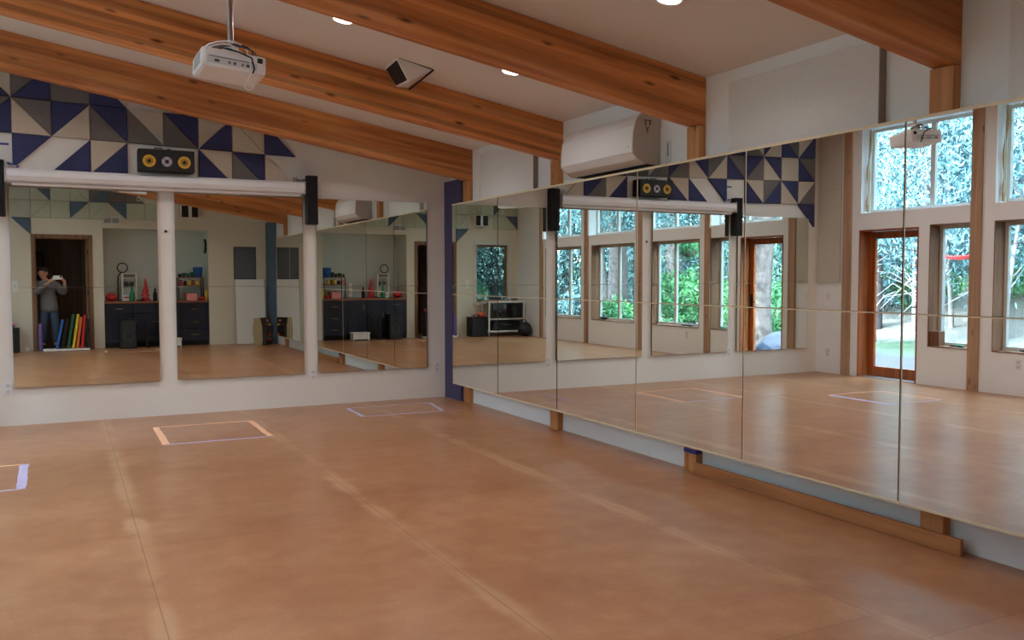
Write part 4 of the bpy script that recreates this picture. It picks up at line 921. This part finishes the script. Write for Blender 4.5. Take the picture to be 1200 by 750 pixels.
r = thing('white_outlet_plug', 'small white plug on the floor beside the black bin', 'plug', (-.62, YF+.04, 0)); build('body', MB().box(-.66, -.60, YF+.013, YF+.07, 0, .07, .008), WPLAST, r); build('cord', MB().tube([(-.6, YF+.05, .02), (-.58, YF+.12, .006), (-.66, YF+.2, .006), (-.74, YF+.16, .006)], .005), WPLAST, r)

# ---- rack of foam boards in the doorway
r = thing('board_rack', 'low white rack holding coloured boards across the doorway', 'rack', (.04, .12, 0))
build('rail', MB().box(-.36, .44, .20, .225, .012, .045, .003), WHITE, r); build('rail', MB().box(-.36, .44, .02, .045, .012, .045, .003), WHITE, r)
for x in (-.34, -.02, .42): build('cross_bar', MB().box(x, x+.02, .03, .21, 0, .03), WHITE, r)
def foam(x, m_, label, lean, h=.62, w=.19):
    b_ = MB().box(-.022, .022, 0, w, 0, h, .004); b_.rot(Matrix.Translation((x, .03, .047)) @ Matrix.Rotation(lean, 4, 'Y'))
    single('foam_board', b_, m_, label, 'foam board', 'coloured foam boards leaning in the rack')
foam(.40, BLACK, 'black foam board at the end of the rack beside the door hinges', .02, .56)
foam(.30, RED, 'red foam board leaning between yellow and black boards', .10, .64)
foam(.22, ORANGE, 'orange foam board wedged behind the red board', .13, .60)
foam(.15, YEL, 'yellow foam board leaning between green and red boards', .15, .66)
foam(.06, DGREEN, 'green foam board leaning left of the yellow one', .16, .66)
foam(-.04, BLACK, 'black foam board between the green and blue ones', .18, .56)
foam(-.13, BLUEP, 'blue foam board at the left of the leaning row', .20, .56)
single('foam_roll', MB().box(-.44, -.37, -.17, .0, 0, .52, .03), PURPLE, 'purple foam block standing in the doorway beside the photographer', 'foam block')
r = thing('wall_picture', 'dark framed picture on the hall wall behind the photographer', 'picture', (-.48, -1.69, 1.4)); build('frame', MB().box(-.64, -.34, -1.699, -1.675, 1.35, 1.93, .004), BLACK, r); build('print', MB().box(-.61, -.37, -1.676, -1.672, 1.38, 1.90), mat('picture_print', srgb(92, 80, 84), .5, var=.6, scale=14), r)

# ================================================================= PHOTOGRAPHER
def skin_mesh(name, V, E, R, m_, parent, sub=2):
    org = WLOC[parent.name]
    me = bpy.data.meshes.new(name); me.from_pydata([(v[0]-org[0], v[1]-org[1], v[2]-org[2]) for v in V], E, []); me.materials.append(m_)
    o = bpy.data.objects.new(name, me); link(o); o.parent = parent; WLOC[o.name] = org
    sk = o.modifiers.new('Skin', 'SKIN'); sk.use_smooth_shade = True
    if not me.skin_vertices: 
        bpy.context.view_layer.objects.active = o
    for i, r_ in enumerate(R):
        rr = r_ if isinstance(r_, tuple) else (r_, r_); me.skin_vertices[0].data[i].radius = rr
    for i in range(len(V)): me.skin_vertices[0].data[i].use_root = (i == 0)
    ss = o.modifiers.new('Sub', 'SUBSURF'); ss.levels = sub; ss.render_levels = sub
    return o
per = thing('person', 'person in grey sweater and jeans standing in the doorway photographing with a phone', 'person', (-.26, -.36, 0))
V = []; E = []; R = []
def v(p, r_, par=None):
    V.append(p); R.append(r_)
    if par is not None: E.append((par, len(V)-1))
    return len(V)-1
pel = v((-.25, -.40, .86), (.10, .07)); sp = v((-.26, -.40, 1.02), (.095, .07), pel); ch = v((-.28, -.39, 1.18), (.125, .08), sp); up = v((-.29, -.38, 1.28), (.10, .07), ch)
nk = v((-.315, -.365, 1.37), .052, up); hb = v((-.335, -.35, 1.42), .06, nk); hc = v((-.345, -.345, 1.49), (.076, .09), hb); ht = v((-.35, -.35, 1.555), (.066, .08), hc)
def hand(w, palm, fdir, upv, th):
    p = v(palm, (.030, .016), w); f = Vector(fdir).normalized(); u = Vector(upv).normalized(); P_ = Vector(palm)
    for k in range(4):
        a = P_ + u*(k-1.5)*.019 + f*.035; a1 = v(tuple(a), .009, p); b1 = a + f*(.028, .034, .032, .024)[k] ; b2 = v(tuple(b1), .008, a1)
        c1 = b1 + (f*.4+Vector(th)*.9).normalized()*.022; v(tuple(c1), .007, b2)
    t1 = P_ - u*.03 + Vector(th)*.015; a_ = v(tuple(t1), .010, p); v(tuple(t1+Vector(th)*.02+f*.03), .008, a_)
# left arm (towards -x) and right arm, both raised to the phone
s1 = v((-.45, -.38, 1.26), .062, up); e1_ = v((-.47, -.20, 1.10), .044, s1); w1 = v((-.24, -.075, 1.31), .027, e1_); hand(w1, (-.205, -.055, 1.36), (.9, .15, .25), (0, -.1, 1), (.25, .6, 0))
s2 = v((-.12, -.38, 1.26), .062, up); e2_ = v((.02, -.24, 1.09), .044, s2); w2 = v((.03, -.09, 1.31), .027, e2_); hand(w2, (.018, -.065, 1.36), (-.6, .1, .5), (0, -.1, 1), (-.25, .35, 0))
for sx, fx in ((-.34, -.36), (-.16, -.15)):
    a = v((sx, -.40, .76), (.06, .065), pel); k_ = v((fx, -.37, .46), .050, a); an_ = v((fx, -.41, .09), .036, k_); v((fx, -.30, .045), (.04, .03), an_)
body = skin_mesh('body', V, E, R, SKIN, per)
# face details
fcx, fcy, fcz = -.343, -.345, 1.485
build('face', MB().ball((fcx, fcy+.088, fcz-.005), .016, .8, 1.2, 1.3, 10).box(fcx-.022, fcx+.022, fcy+.083, fcy+.090, fcz-.048, fcz-.040, .003).ball((fcx-.08, fcy, fcz), .02, .5, 1, 1.4, 10).ball((fcx+.08, fcy, fcz), .02, .5, 1, 1.4, 10), SKIN, per)
build('eyes', MB().ball((fcx-.03, fcy+.08, fcz+.018), .010, seg=10).ball((fcx+.03, fcy+.08, fcz+.018), .010, seg=10), BLACK, per)
hair = MB().ball((fcx, fcy-.035, fcz+.062), .098, .97, .98, .80, 16, .05, 3).ball((fcx, fcy-.062, fcz-.055), .098, 1.06, .62, 1.35, 16, .08, 6)
build('hair', hair, HAIR, per)
V = []; E = []; R = []
a0 = v((-.25, -.40, .70), (.165, .135)); a00 = v((-.25, -.40, .82), (.182, .150), a0); a1 = v((-.255, -.40, 1.0), (.150, .120), a00); a2 = v((-.28, -.39, 1.16), (.165, .120), a1); a3 = v((-.29, -.38, 1.27), (.145, .10), a2); a4 = v((-.31, -.37, 1.335), .066, a3)
b1 = v((-.45, -.38, 1.262), .085, a3); b2 = v((-.47, -.20, 1.10), .066, b1); v((-.28, -.098, 1.275), .045, b2)
c1 = v((-.12, -.38, 1.262), .085, a3); c2 = v((.02, -.24, 1.09), .066, c1); v((.03, -.112, 1.27), .045, c2)
skin_mesh('sweater', V, E, R, SHIRT, per)
V = []; E = []; R = []
a0 = v((-.25, -.40, .90), (.11, .075))
for sx, fx in ((-.33, -.36), (-.17, -.15)):
    a = v((sx, -.40, .74), (.088, .095), a0); k_ = v((fx, -.37, .46), .072, a); v((fx, -.405, .12), .060, k_)
skin_mesh('jeans', V, E, R, JEANS, per)
for fx in (-.36, -.15): build('shoe', MB().ball((fx, -.34, .05), .065, .75, 1.9, .75, 14), SHOE, per)
r = thing('smartphone', 'smartphone held sideways in both hands of the photographer', 'phone', (-.09, -.03, 1.36)); build('case', MB().box(-.165, -.010, -.030, -.021, 1.365, 1.44, .003), WPLAST, r); build('camera_bump', MB().box(-.05, -.016, -.0215, -.019, 1.405, 1.436, .001), BLACK, r)

# ================================================================= OUTSIDE
def ground(name, mb_, m_): o = struct(name, mb_, m_); return o
def gz(x): return min(3.2, max(0, -x-8.3)*.26)
gm = MB(); N = 70
xs = np.linspace(-32, XL-.26, N); ys_ = np.linspace(-22, 34, N)
gv = [(x, y, -.12 + gz(x) + .07*math.sin(x*.7+y*.4)*min(1, max(0, (XL-1-x)/3)) ) for x in xs for y in ys_]
gm.add(gv, [(i*N+j, i*N+j+1, (i+1)*N+j+1, (i+1)*N+j) for i in range(N-1) for j in range(N-1)], True)
def ground_mat():
    m = bpy.data.materials.new('forest_ground'); m.use_nodes = True; nt = m.node_tree; n = nt.nodes; L = nt.links; b = n['Principled BSDF']; b.inputs['Roughness'].default_value = .95
    tc = n.new('ShaderNodeTexCoord')
    def nz(s_, d_=5):
        z = n.new('ShaderNodeTexNoise'); z.inputs['Scale'].default_value = s_; z.inputs['Detail'].default_value = d_; L.new(tc.outputs['Object'], z.inputs['Vector']); return z
    a = nz(30, 4); r1 = n.new('ShaderNodeValToRGB'); r1.color_ramp.elements[0].color = srgb(110, 112, 116); r1.color_ramp.elements[1].color = srgb(236, 232, 222); r1.color_ramp.elements[0].position = .35; r1.color_ramp.elements[1].position = .6; L.new(a.outputs['Fac'], r1.inputs['Fac'])
    r2 = n.new('ShaderNodeValToRGB'); r2.color_ramp.elements[0].color = srgb(44, 84, 54); r2.color_ramp.elements[1].color = srgb(130, 190, 120); r2.color_ramp.elements[0].position = .35; r2.color_ramp.elements[1].position = .62; L.new(a.outputs['Fac'], r2.inputs['Fac'])
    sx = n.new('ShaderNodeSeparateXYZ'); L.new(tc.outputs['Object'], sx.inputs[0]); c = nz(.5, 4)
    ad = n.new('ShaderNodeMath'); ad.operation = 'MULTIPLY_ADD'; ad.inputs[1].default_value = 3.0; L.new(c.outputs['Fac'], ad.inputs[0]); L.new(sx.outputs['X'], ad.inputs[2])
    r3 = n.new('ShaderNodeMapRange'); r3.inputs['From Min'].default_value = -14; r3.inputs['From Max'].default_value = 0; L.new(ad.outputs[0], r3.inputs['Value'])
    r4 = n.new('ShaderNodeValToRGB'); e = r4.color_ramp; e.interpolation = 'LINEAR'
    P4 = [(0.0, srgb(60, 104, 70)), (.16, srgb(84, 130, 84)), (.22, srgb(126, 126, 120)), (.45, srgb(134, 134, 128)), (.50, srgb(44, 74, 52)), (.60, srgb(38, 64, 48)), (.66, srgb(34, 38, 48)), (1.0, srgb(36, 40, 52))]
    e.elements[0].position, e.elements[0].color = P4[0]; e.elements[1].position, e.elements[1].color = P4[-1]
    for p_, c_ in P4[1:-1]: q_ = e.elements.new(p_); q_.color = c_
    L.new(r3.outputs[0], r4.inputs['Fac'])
    r1.color_ramp.elements[0].color = (.45, .45, .45, 1); r1.color_ramp.elements[1].color = (1, 1, 1, 1)
    mx = n.new('ShaderNodeMix'); mx.data_type = 'RGBA'; mx.blend_type = 'MULTIPLY'; mx.inputs[0].default_value = 1; L.new(r4.outputs['Color'], mx.inputs[6]); L.new(r1.outputs['Color'], mx.inputs[7]); L.new(mx.outputs[2], b.inputs['Base Color']); return m
GM = ground_mat()
struct('ground', gm, GM)
struct('ground_rear', MB().box(XL-.26, 16, -22, -1.85, -.3, -.13), GM)

def leaf_cloud(n, c, rad, size, seed, hollow=.5, drape=0.0):
    g = np.random.default_rng(seed)
    d = g.normal(size=(n, 3)); d /= np.linalg.norm(d, axis=1)[:, None]
    rr = hollow + (1-hollow)*g.random(n)**.6
    lump = 1 + .22*np.sin(d[:, 0]*5+seed)+.18*np.sin(d[:, 1]*6+seed*2)+.15*np.sin(d[:, 2]*7+seed*3)
    p = np.array(c) + d*(rr*lump)[:, None]*np.array(rad)
    a = g.normal(size=(n, 3)); a[:, 2] -= drape; a /= np.linalg.norm(a, axis=1)[:, None]
    b = np.cross(a, g.normal(size=(n, 3))); b /= np.linalg.norm(b, axis=1)[:, None]
    s1 = (size*(.6+.8*g.random(n)))[:, None]; s2 = s1*.26
    v_ = np.stack([p-a*s1, p+b*s2, p+a*s1, p-b*s2], 1).reshape(-1, 3)
    return v_
def cloud_obj(name, vv, m_, parent):
    org = np.array(WLOC[parent.name]); vv = vv-org; nq = len(vv)//4
    me = bpy.data.meshes.new(name); me.vertices.add(len(vv)); me.vertices.foreach_set('co', vv.astype(np.float32).ravel())
    me.loops.add(nq*4); me.loops.foreach_set('vertex_index', np.arange(nq*4, dtype=np.int32)); me.polygons.add(nq)
    me.polygons.foreach_set('loop_start', np.arange(0, nq*4, 4, dtype=np.int32)); me.update(calc_edges=True); me.materials.append(m_)
    o = bpy.data.objects.new(name, me); link(o); o.parent = parent; WLOC[o.name] = Vector(org); return o
def tree(x, y, h, r0, label, m_, crown_z0, crown_r, n, seed, lean=0, leaf=.062, cat='tree'):
    z0 = -.25+gz(x)
    t = thing('forest_tree', label, cat, (x, y, z0), 'trees outside the windows')
    pts = [(x+lean*k/8*h*.1+.05*math.sin(k+seed), y+.06*math.cos(k*1.3+seed), z0+h*k/8) for k in range(9)]
    build('trunk', MB().tube(pts, [r0*(1.25 if k == 0 else 1-.085*k) for k in range(9)], 14), BARK, t)
    vs = []; g = random.Random(seed)
    for k in range(9):
        zz = crown_z0+(h-crown_z0)*k/8; rr = crown_r*(1-.75*k/8)
        for j in range(3):
            a = g.uniform(0, 2*PI); vs.append(leaf_cloud(n//7, (x+rr*.6*math.cos(a), y+rr*.6*math.sin(a), z0+zz), (rr*.75, rr*.75, (h-crown_z0)/7), leaf, seed*31+k*3+j, .25, 1.0))
    cloud_obj('crown', np.concatenate(vs), m_, t)
def bush(x, y, rx, h, label, m_, n, seed, z0=-.15):
    z0 += gz(x)
    t = thing('garden_shrub', label, 'shrub', (x, y, z0), 'shrubs outside the windows')
    st = MB()
    for k in range(5):
        a = k*1.26+seed; st.tube([(x, y, z0), (x+.25*rx*math.cos(a), y+.25*rx*math.sin(a), z0+h*.5), (x+.5*rx*math.cos(a), y+.5*rx*math.sin(a), z0+h*.8)], [.025, .018, .008], 6)
    build('stem', st, BARK, t)
    cloud_obj('foliage', leaf_cloud(n, (x, y, z0+h*.55), (rx, rx, h*.5), .075, seed, .45, .4), m_, t)
def boulder(x, y, r_, label, seed, m_=None):
    single('garden_boulder', MB().ball((x, y, -.12+r_*.35+gz(x)), r_, 1.2, 1, .62, 20, .25, seed), m_ or ROCK, label, 'boulder', 'boulders outside the windows')
D = ['seen through the garden door', 'seen through the narrow window', 'seen through the wide windows', 'behind the upper windows']
tree(-9.6, 14.8, 10, .17, 'conifer standing straight behind the garden door', LEAF1, 2.6, 2.4, 9000, 2)
tree(-8.6, 12.6, 9, .10, 'slim leaning trunk in the left half of the garden door view', LEAF3, 2.8, 1.7, 6000, 1, .12)
tree(-9.3, 11.5, 10, .12, 'slim trunk with boughs beyond the narrow window', LEAF3, 2.2, 2.2, 9000, 3)
tree(-10.6, 9.4, 10, .20, 'drooping conifer across the gravel from the wide window', LEAF3, 1.8, 2.6, 9000, 4)
tree(-12.0, 17.5, 11, .3, 'dark conifer far behind the garden door', LEAF1, 1.4, 3.0, 9000, 5)
tree(-13.4, 13.4, 12, .3, 'pale conifer in the deep middle of the woods', LEAF3, 1.2, 3.2, 9500, 6)
tree(-16, 21, 12, .3, 'broad conifer at the back of the woods', LEAF1, 1.2, 3.6, 9000, 7)
tree(-14.2, 9.0, 12, .3, 'tall conifer far behind the gravel clearing', LEAF1, 1.2, 3.2, 9000, 8)
tree(-5.0, 5.1, 9, .30, 'thick sunlit trunk beside the boulders, reflected in the garden door', LEAF1, 3.6, 2.0, 6000, 9)
tree(-4.5, -.3, 9, .32, 'thick dark trunk outside the third wide window', LEAF1, 3.2, 1.8, 5000, 18)
tree(-5.6, -1.0, 9, .30, 'pale trunk beside the thick dark one', LEAF3, 3.4, 1.8, 5000, 10)
tree(-10.5, 2.5, 11, .3, 'conifer behind the two close trunks', LEAF1, 1.2, 2.8, 8500, 11)
tree(-9.5, -3.5, 10, .3, 'conifer beyond the rear end of the house', LEAF1, 1.0, 2.8, 8500, 12)
tree(-14.5, -2, 12, .3, 'large conifer far beyond the rear end', LEAF3, 1.0, 3.4, 8500, 13)
tree(-3.6, -6.5, 9, .3, 'conifer behind the rear window', LEAF1, 1.0, 2.0, 6500, 14)
tree(-.2, -8.0, 9, .3, 'bright tree behind the rear window', LEAF2, .8, 2.0, 6500, 15)
tree(-7.8, 22.5, 12, .3, 'tall conifer beyond the far end of the house', LEAF3, 1.2, 3.2, 8000, 17)
bush(-11.4, 15.0, 1.0, 1.0, 'low green shrub at the foot of the trees behind the garden door', LEAF2, 4200, 1)
bush(-12.0, 12.6, 1.1, 1.5, 'bright green shrub beyond the narrow window', LEAF2, 5200, 2)
bush(-7.4, -.1, 1.2, 1.7, 'bright rounded shrub outside the first wide window', LEAF2, 6200, 4)
bush(-7.9, 2.4, 1.0, 1.3, 'smaller shrub next to the bright rounded one', LEAF2, 4200, 5)
bush(-4.0, 1.5, .7, 1.0, 'fern clump in front of the thick dark trunk', LEAF2, 3200, 6)
bush(-6.4, -3.6, 1.0, 1.2, 'pale shrub outside near the rear corner', LEAF3, 3600, 7)
bush(-2.4, -4.2, .9, 1.5, 'sunlit shrub behind the rear window', LEAF2, 4200, 8)
bush(-10.9, 15.6, 1.2, 1.8, 'pale shrub deep behind the garden door', LEAF3, 5000, 9)
bush(-10.2, 7.2, 1.4, 2.0, 'wide shrub at the edge of the gravel clearing', LEAF2, 6000, 10)
for k_, (x_, y_, sd2) in enumerate([(-17, 15, 31), (-18, 9.5, 32), (-17.5, 4.5, 33), (-13.8, 5.2, 34), (-13.5, .8, 35), (-17.5, -1.5, 36), (-12.5, -7, 37), (-8.2, -8, 38), (-13, 20.5, 39), (-3, -11, 40), (1.0, -11.5, 41), (-6, -12, 42), (-11, 25, 43)]):
    tree(x_, y_, 9+(k_ % 3), .22, 'one of the dark conifers closing the woods behind the clearing', LEAF1, .2, 3.2, 9000, sd2, 0, .11)
boulder(-4.6, 6.2, .45, 'large grey boulder at the foot of the thick sunlit trunk', 1)
boulder(-5.6, 6.6, .35, 'small boulder beside the large one', 2)
boulder(-6.2, 9.9, .34, 'pale boulder beyond the narrow window', 3)
boulder(-5.4, 8.9, .28, 'low rock outside the narrow window', 4)
for k_, (x_, y_, lx, ly, h_) in enumerate([(-8.3, 12.0, -.35, .1, 4.5), (-8.9, 12.9, .4, -.2, 5), (-9.4, 13.5, -.5, .5, 4.6), (-10.0, 13.0, .3, .4, 5.2), (-8.8, 11.0, -.2, -.4, 4.2), (-9.8, 12.0, .6, .1, 4.8), (-9.2, 10.2, .3, .5, 4.4), (-8.6, 13.9, .5, .3, 4.0), (-9.0, 9.2, -.3, .6, 4.1)]):
    z0 = -.2+gz(x_); g_ = random.Random(90+k_)
    t_ = thing('bare_sapling', 'thin bare sapling leaning among the conifers, %s counted along the pale bank' % ORD[k_], 'sapling', (x_, y_, z0), 'bare saplings on the bank')
    P_ = [Vector((x_+lx*(j/6)**1.3, y_+ly*(j/6)**1.3, z0+h_*j/6)) for j in range(7)]
    build('trunk', MB().tube(P_, [.055-.006*j for j in range(7)], 8), PALEBARK, t_)
    tw_ = MB()
    for j in range(16):
        b0 = P_[1+j % 5]+Vector((0, 0, g_.uniform(0, .5))); a_2 = g_.uniform(0, 2*PI); L2 = g_.uniform(.6, 1.5)
        tw_.tube([b0, b0+Vector((math.cos(a_2)*L2*.5, math.sin(a_2)*L2*.5, L2*.35)), b0+Vector((math.cos(a_2)*L2, math.sin(a_2)*L2, g_.uniform(-.2, .6)*L2))], [.018, .012, .005], 5)
    build('twigs', tw_, PALEBARK, t_)
# red hammock between two trunks
r = thing('red_hammock', 'red hammock hanging between trees beyond the narrow window', 'hammock', (-8.0, 11.35, 1.5))
hm = MB(); K = 16
for s_ in (-1, 1):
    pass
vs = []
for i in range(K+1):
    t_ = i/K; y = 10.9+1.0*t_; z = 1.84-.10*math.sin(PI*t_); w_ = .16*math.sin(PI*t_)**.6+.02
    for j in range(5):
        q = (j-2)/2; vs.append((-8.0+q*w_, y, z+.07*q*q*math.sin(PI*t_)))
hm.add(vs, [(i*5+j, i*5+j+1, (i+1)*5+j+1, (i+1)*5+j) for i in range(K) for j in range(4)], True)
hb_ = build('cloth', hm, RED, r); sm_ = hb_.modifiers.new('Solid', 'SOLIDIFY'); sm_.thickness = .01
build('rope', MB().tube([(-8.0, 10.9, 1.86), (-8.0, 9.75, 2.15)], .012, 6), BLACK, r); build('rope', MB().tube([(-8.0, 11.9, 1.86), (-6.9, 13.3, 2.2)], .012, 6), BLACK, r)
# hanging basket under the eave
r = thing('hanging_basket', 'hanging basket with drooping leaves outside the first wide window', 'hanging basket', (-2.85, 5.55, 1.75))
build('bowl', MB().lathe((-2.85, 5.55, 1.78), [(.05, 0), (.13, .05), (.17, .14), (.15, .14)]), BARK, r)
cloud_obj('leaves', leaf_cloud(700, (-2.85, 5.55, 1.95), (.28, .28, .2), .05, 77, .2, 1.2), LEAF2, r)
build('hanger', MB().tube([(-2.85, 5.55, 1.9), (-2.85, 5.55, 3.7)], .006, 6).tube([(-2.85, 5.55, 3.7), (-2.41, 5.55, 3.7)], .008, 6), BLACK, r)

# ================================================================= LIGHT
w = bpy.data.worlds.new('sky'); scn.world = w; w.use_nodes = True; nt = w.node_tree; n = nt.nodes
bg = n['Background']; tc = n.new('ShaderNodeTexCoord'); sp_ = n.new('ShaderNodeSeparateXYZ'); nt.links.new(tc.outputs['Generated'], sp_.inputs[0])
cr = n.new('ShaderNodeValToRGB'); cr.color_ramp.elements[0].position = 0.0; cr.color_ramp.elements[0].color = (.80, .91, 1.0, 1); cr.color_ramp.elements[1].position = .8; cr.color_ramp.elements[1].color = (.52, .76, 1.0, 1)
nt.links.new(sp_.outputs['Z'], cr.inputs['Fac']); nt.links.new(cr.outputs['Color'], bg.inputs['Color']); bg.inputs['Strength'].default_value = 32.0
sd_ = bpy.data.lights.new('sun', 'SUN'); sd_.energy = 30.0; sd_.angle = .01; sd_.color = (1.0, .95, .86)
so = bpy.data.objects.new('sun', sd_); link(so); so.rotation_euler = Vector((-.42, -.20, -1.0)).to_track_quat('-Z', 'Y').to_euler()
for i, (a, b, z0, z1) in enumerate([(y0, y1, 2.3, 3.44) for y0, y1 in UP]+[(y0, y1, .52, 2.05) for y0, y1 in LOW]+[(7.86, 8.62, .15, 1.93)]):
    ld = bpy.data.lights.new('portal', 'AREA'); ld.shape = 'RECTANGLE'; ld.size = z1-z0; ld.size_y = b-a; ld.cycles.is_portal = True
    lo = bpy.data.objects.new('window_portal', ld); link(lo); lo.location = (XL-.26, (a+b)/2, (z0+z1)/2); lo.rotation_euler = (0, -PI/2, 0)

# ================================================================= CAMERA
f_px, yaw, pitch, roll = 1026.287, .4735, .0488, -.001
F = Vector((math.sin(yaw)*math.cos(pitch), math.cos(yaw)*math.cos(pitch), -math.sin(pitch)))
Rr = Vector((math.cos(yaw), -math.sin(yaw), 0)); U = Rr.cross(F)
R2_ = Rr*math.cos(roll)+U*math.sin(roll); U2 = -Rr*math.sin(roll)+U*math.cos(roll)
cd = bpy.data.cameras.new('camera'); cam = bpy.data.objects.new('camera', cd); link(cam)
M_ = Matrix((R2_, U2, -F)).transposed().to_4x4(); M_.translation = (0, 0, 1.4); cam.matrix_world = M_
cd.sensor_fit = 'HORIZONTAL'; cd.sensor_width = 36; cd.lens = f_px/1200*36; cd.clip_start = .01; cd.clip_end = 200
scn.camera = cam
scn.view_settings.view_transform = 'Standard'; scn.view_settings.look = 'None'; scn.view_settings.gamma = 1.0; scn.view_settings.exposure = -0.08
try: scn.view_settings.use_curve_mapping = False
except Exception: pass
cy = scn.cycles; cy.use_denoising = True; cy.max_bounces = 14; cy.diffuse_bounces = 8; cy.glossy_bounces = 8; cy.transparent_max_bounces = 12
cy.caustics_reflective = True; cy.caustics_refractive = False; cy.sample_clamp_indirect = 8.0
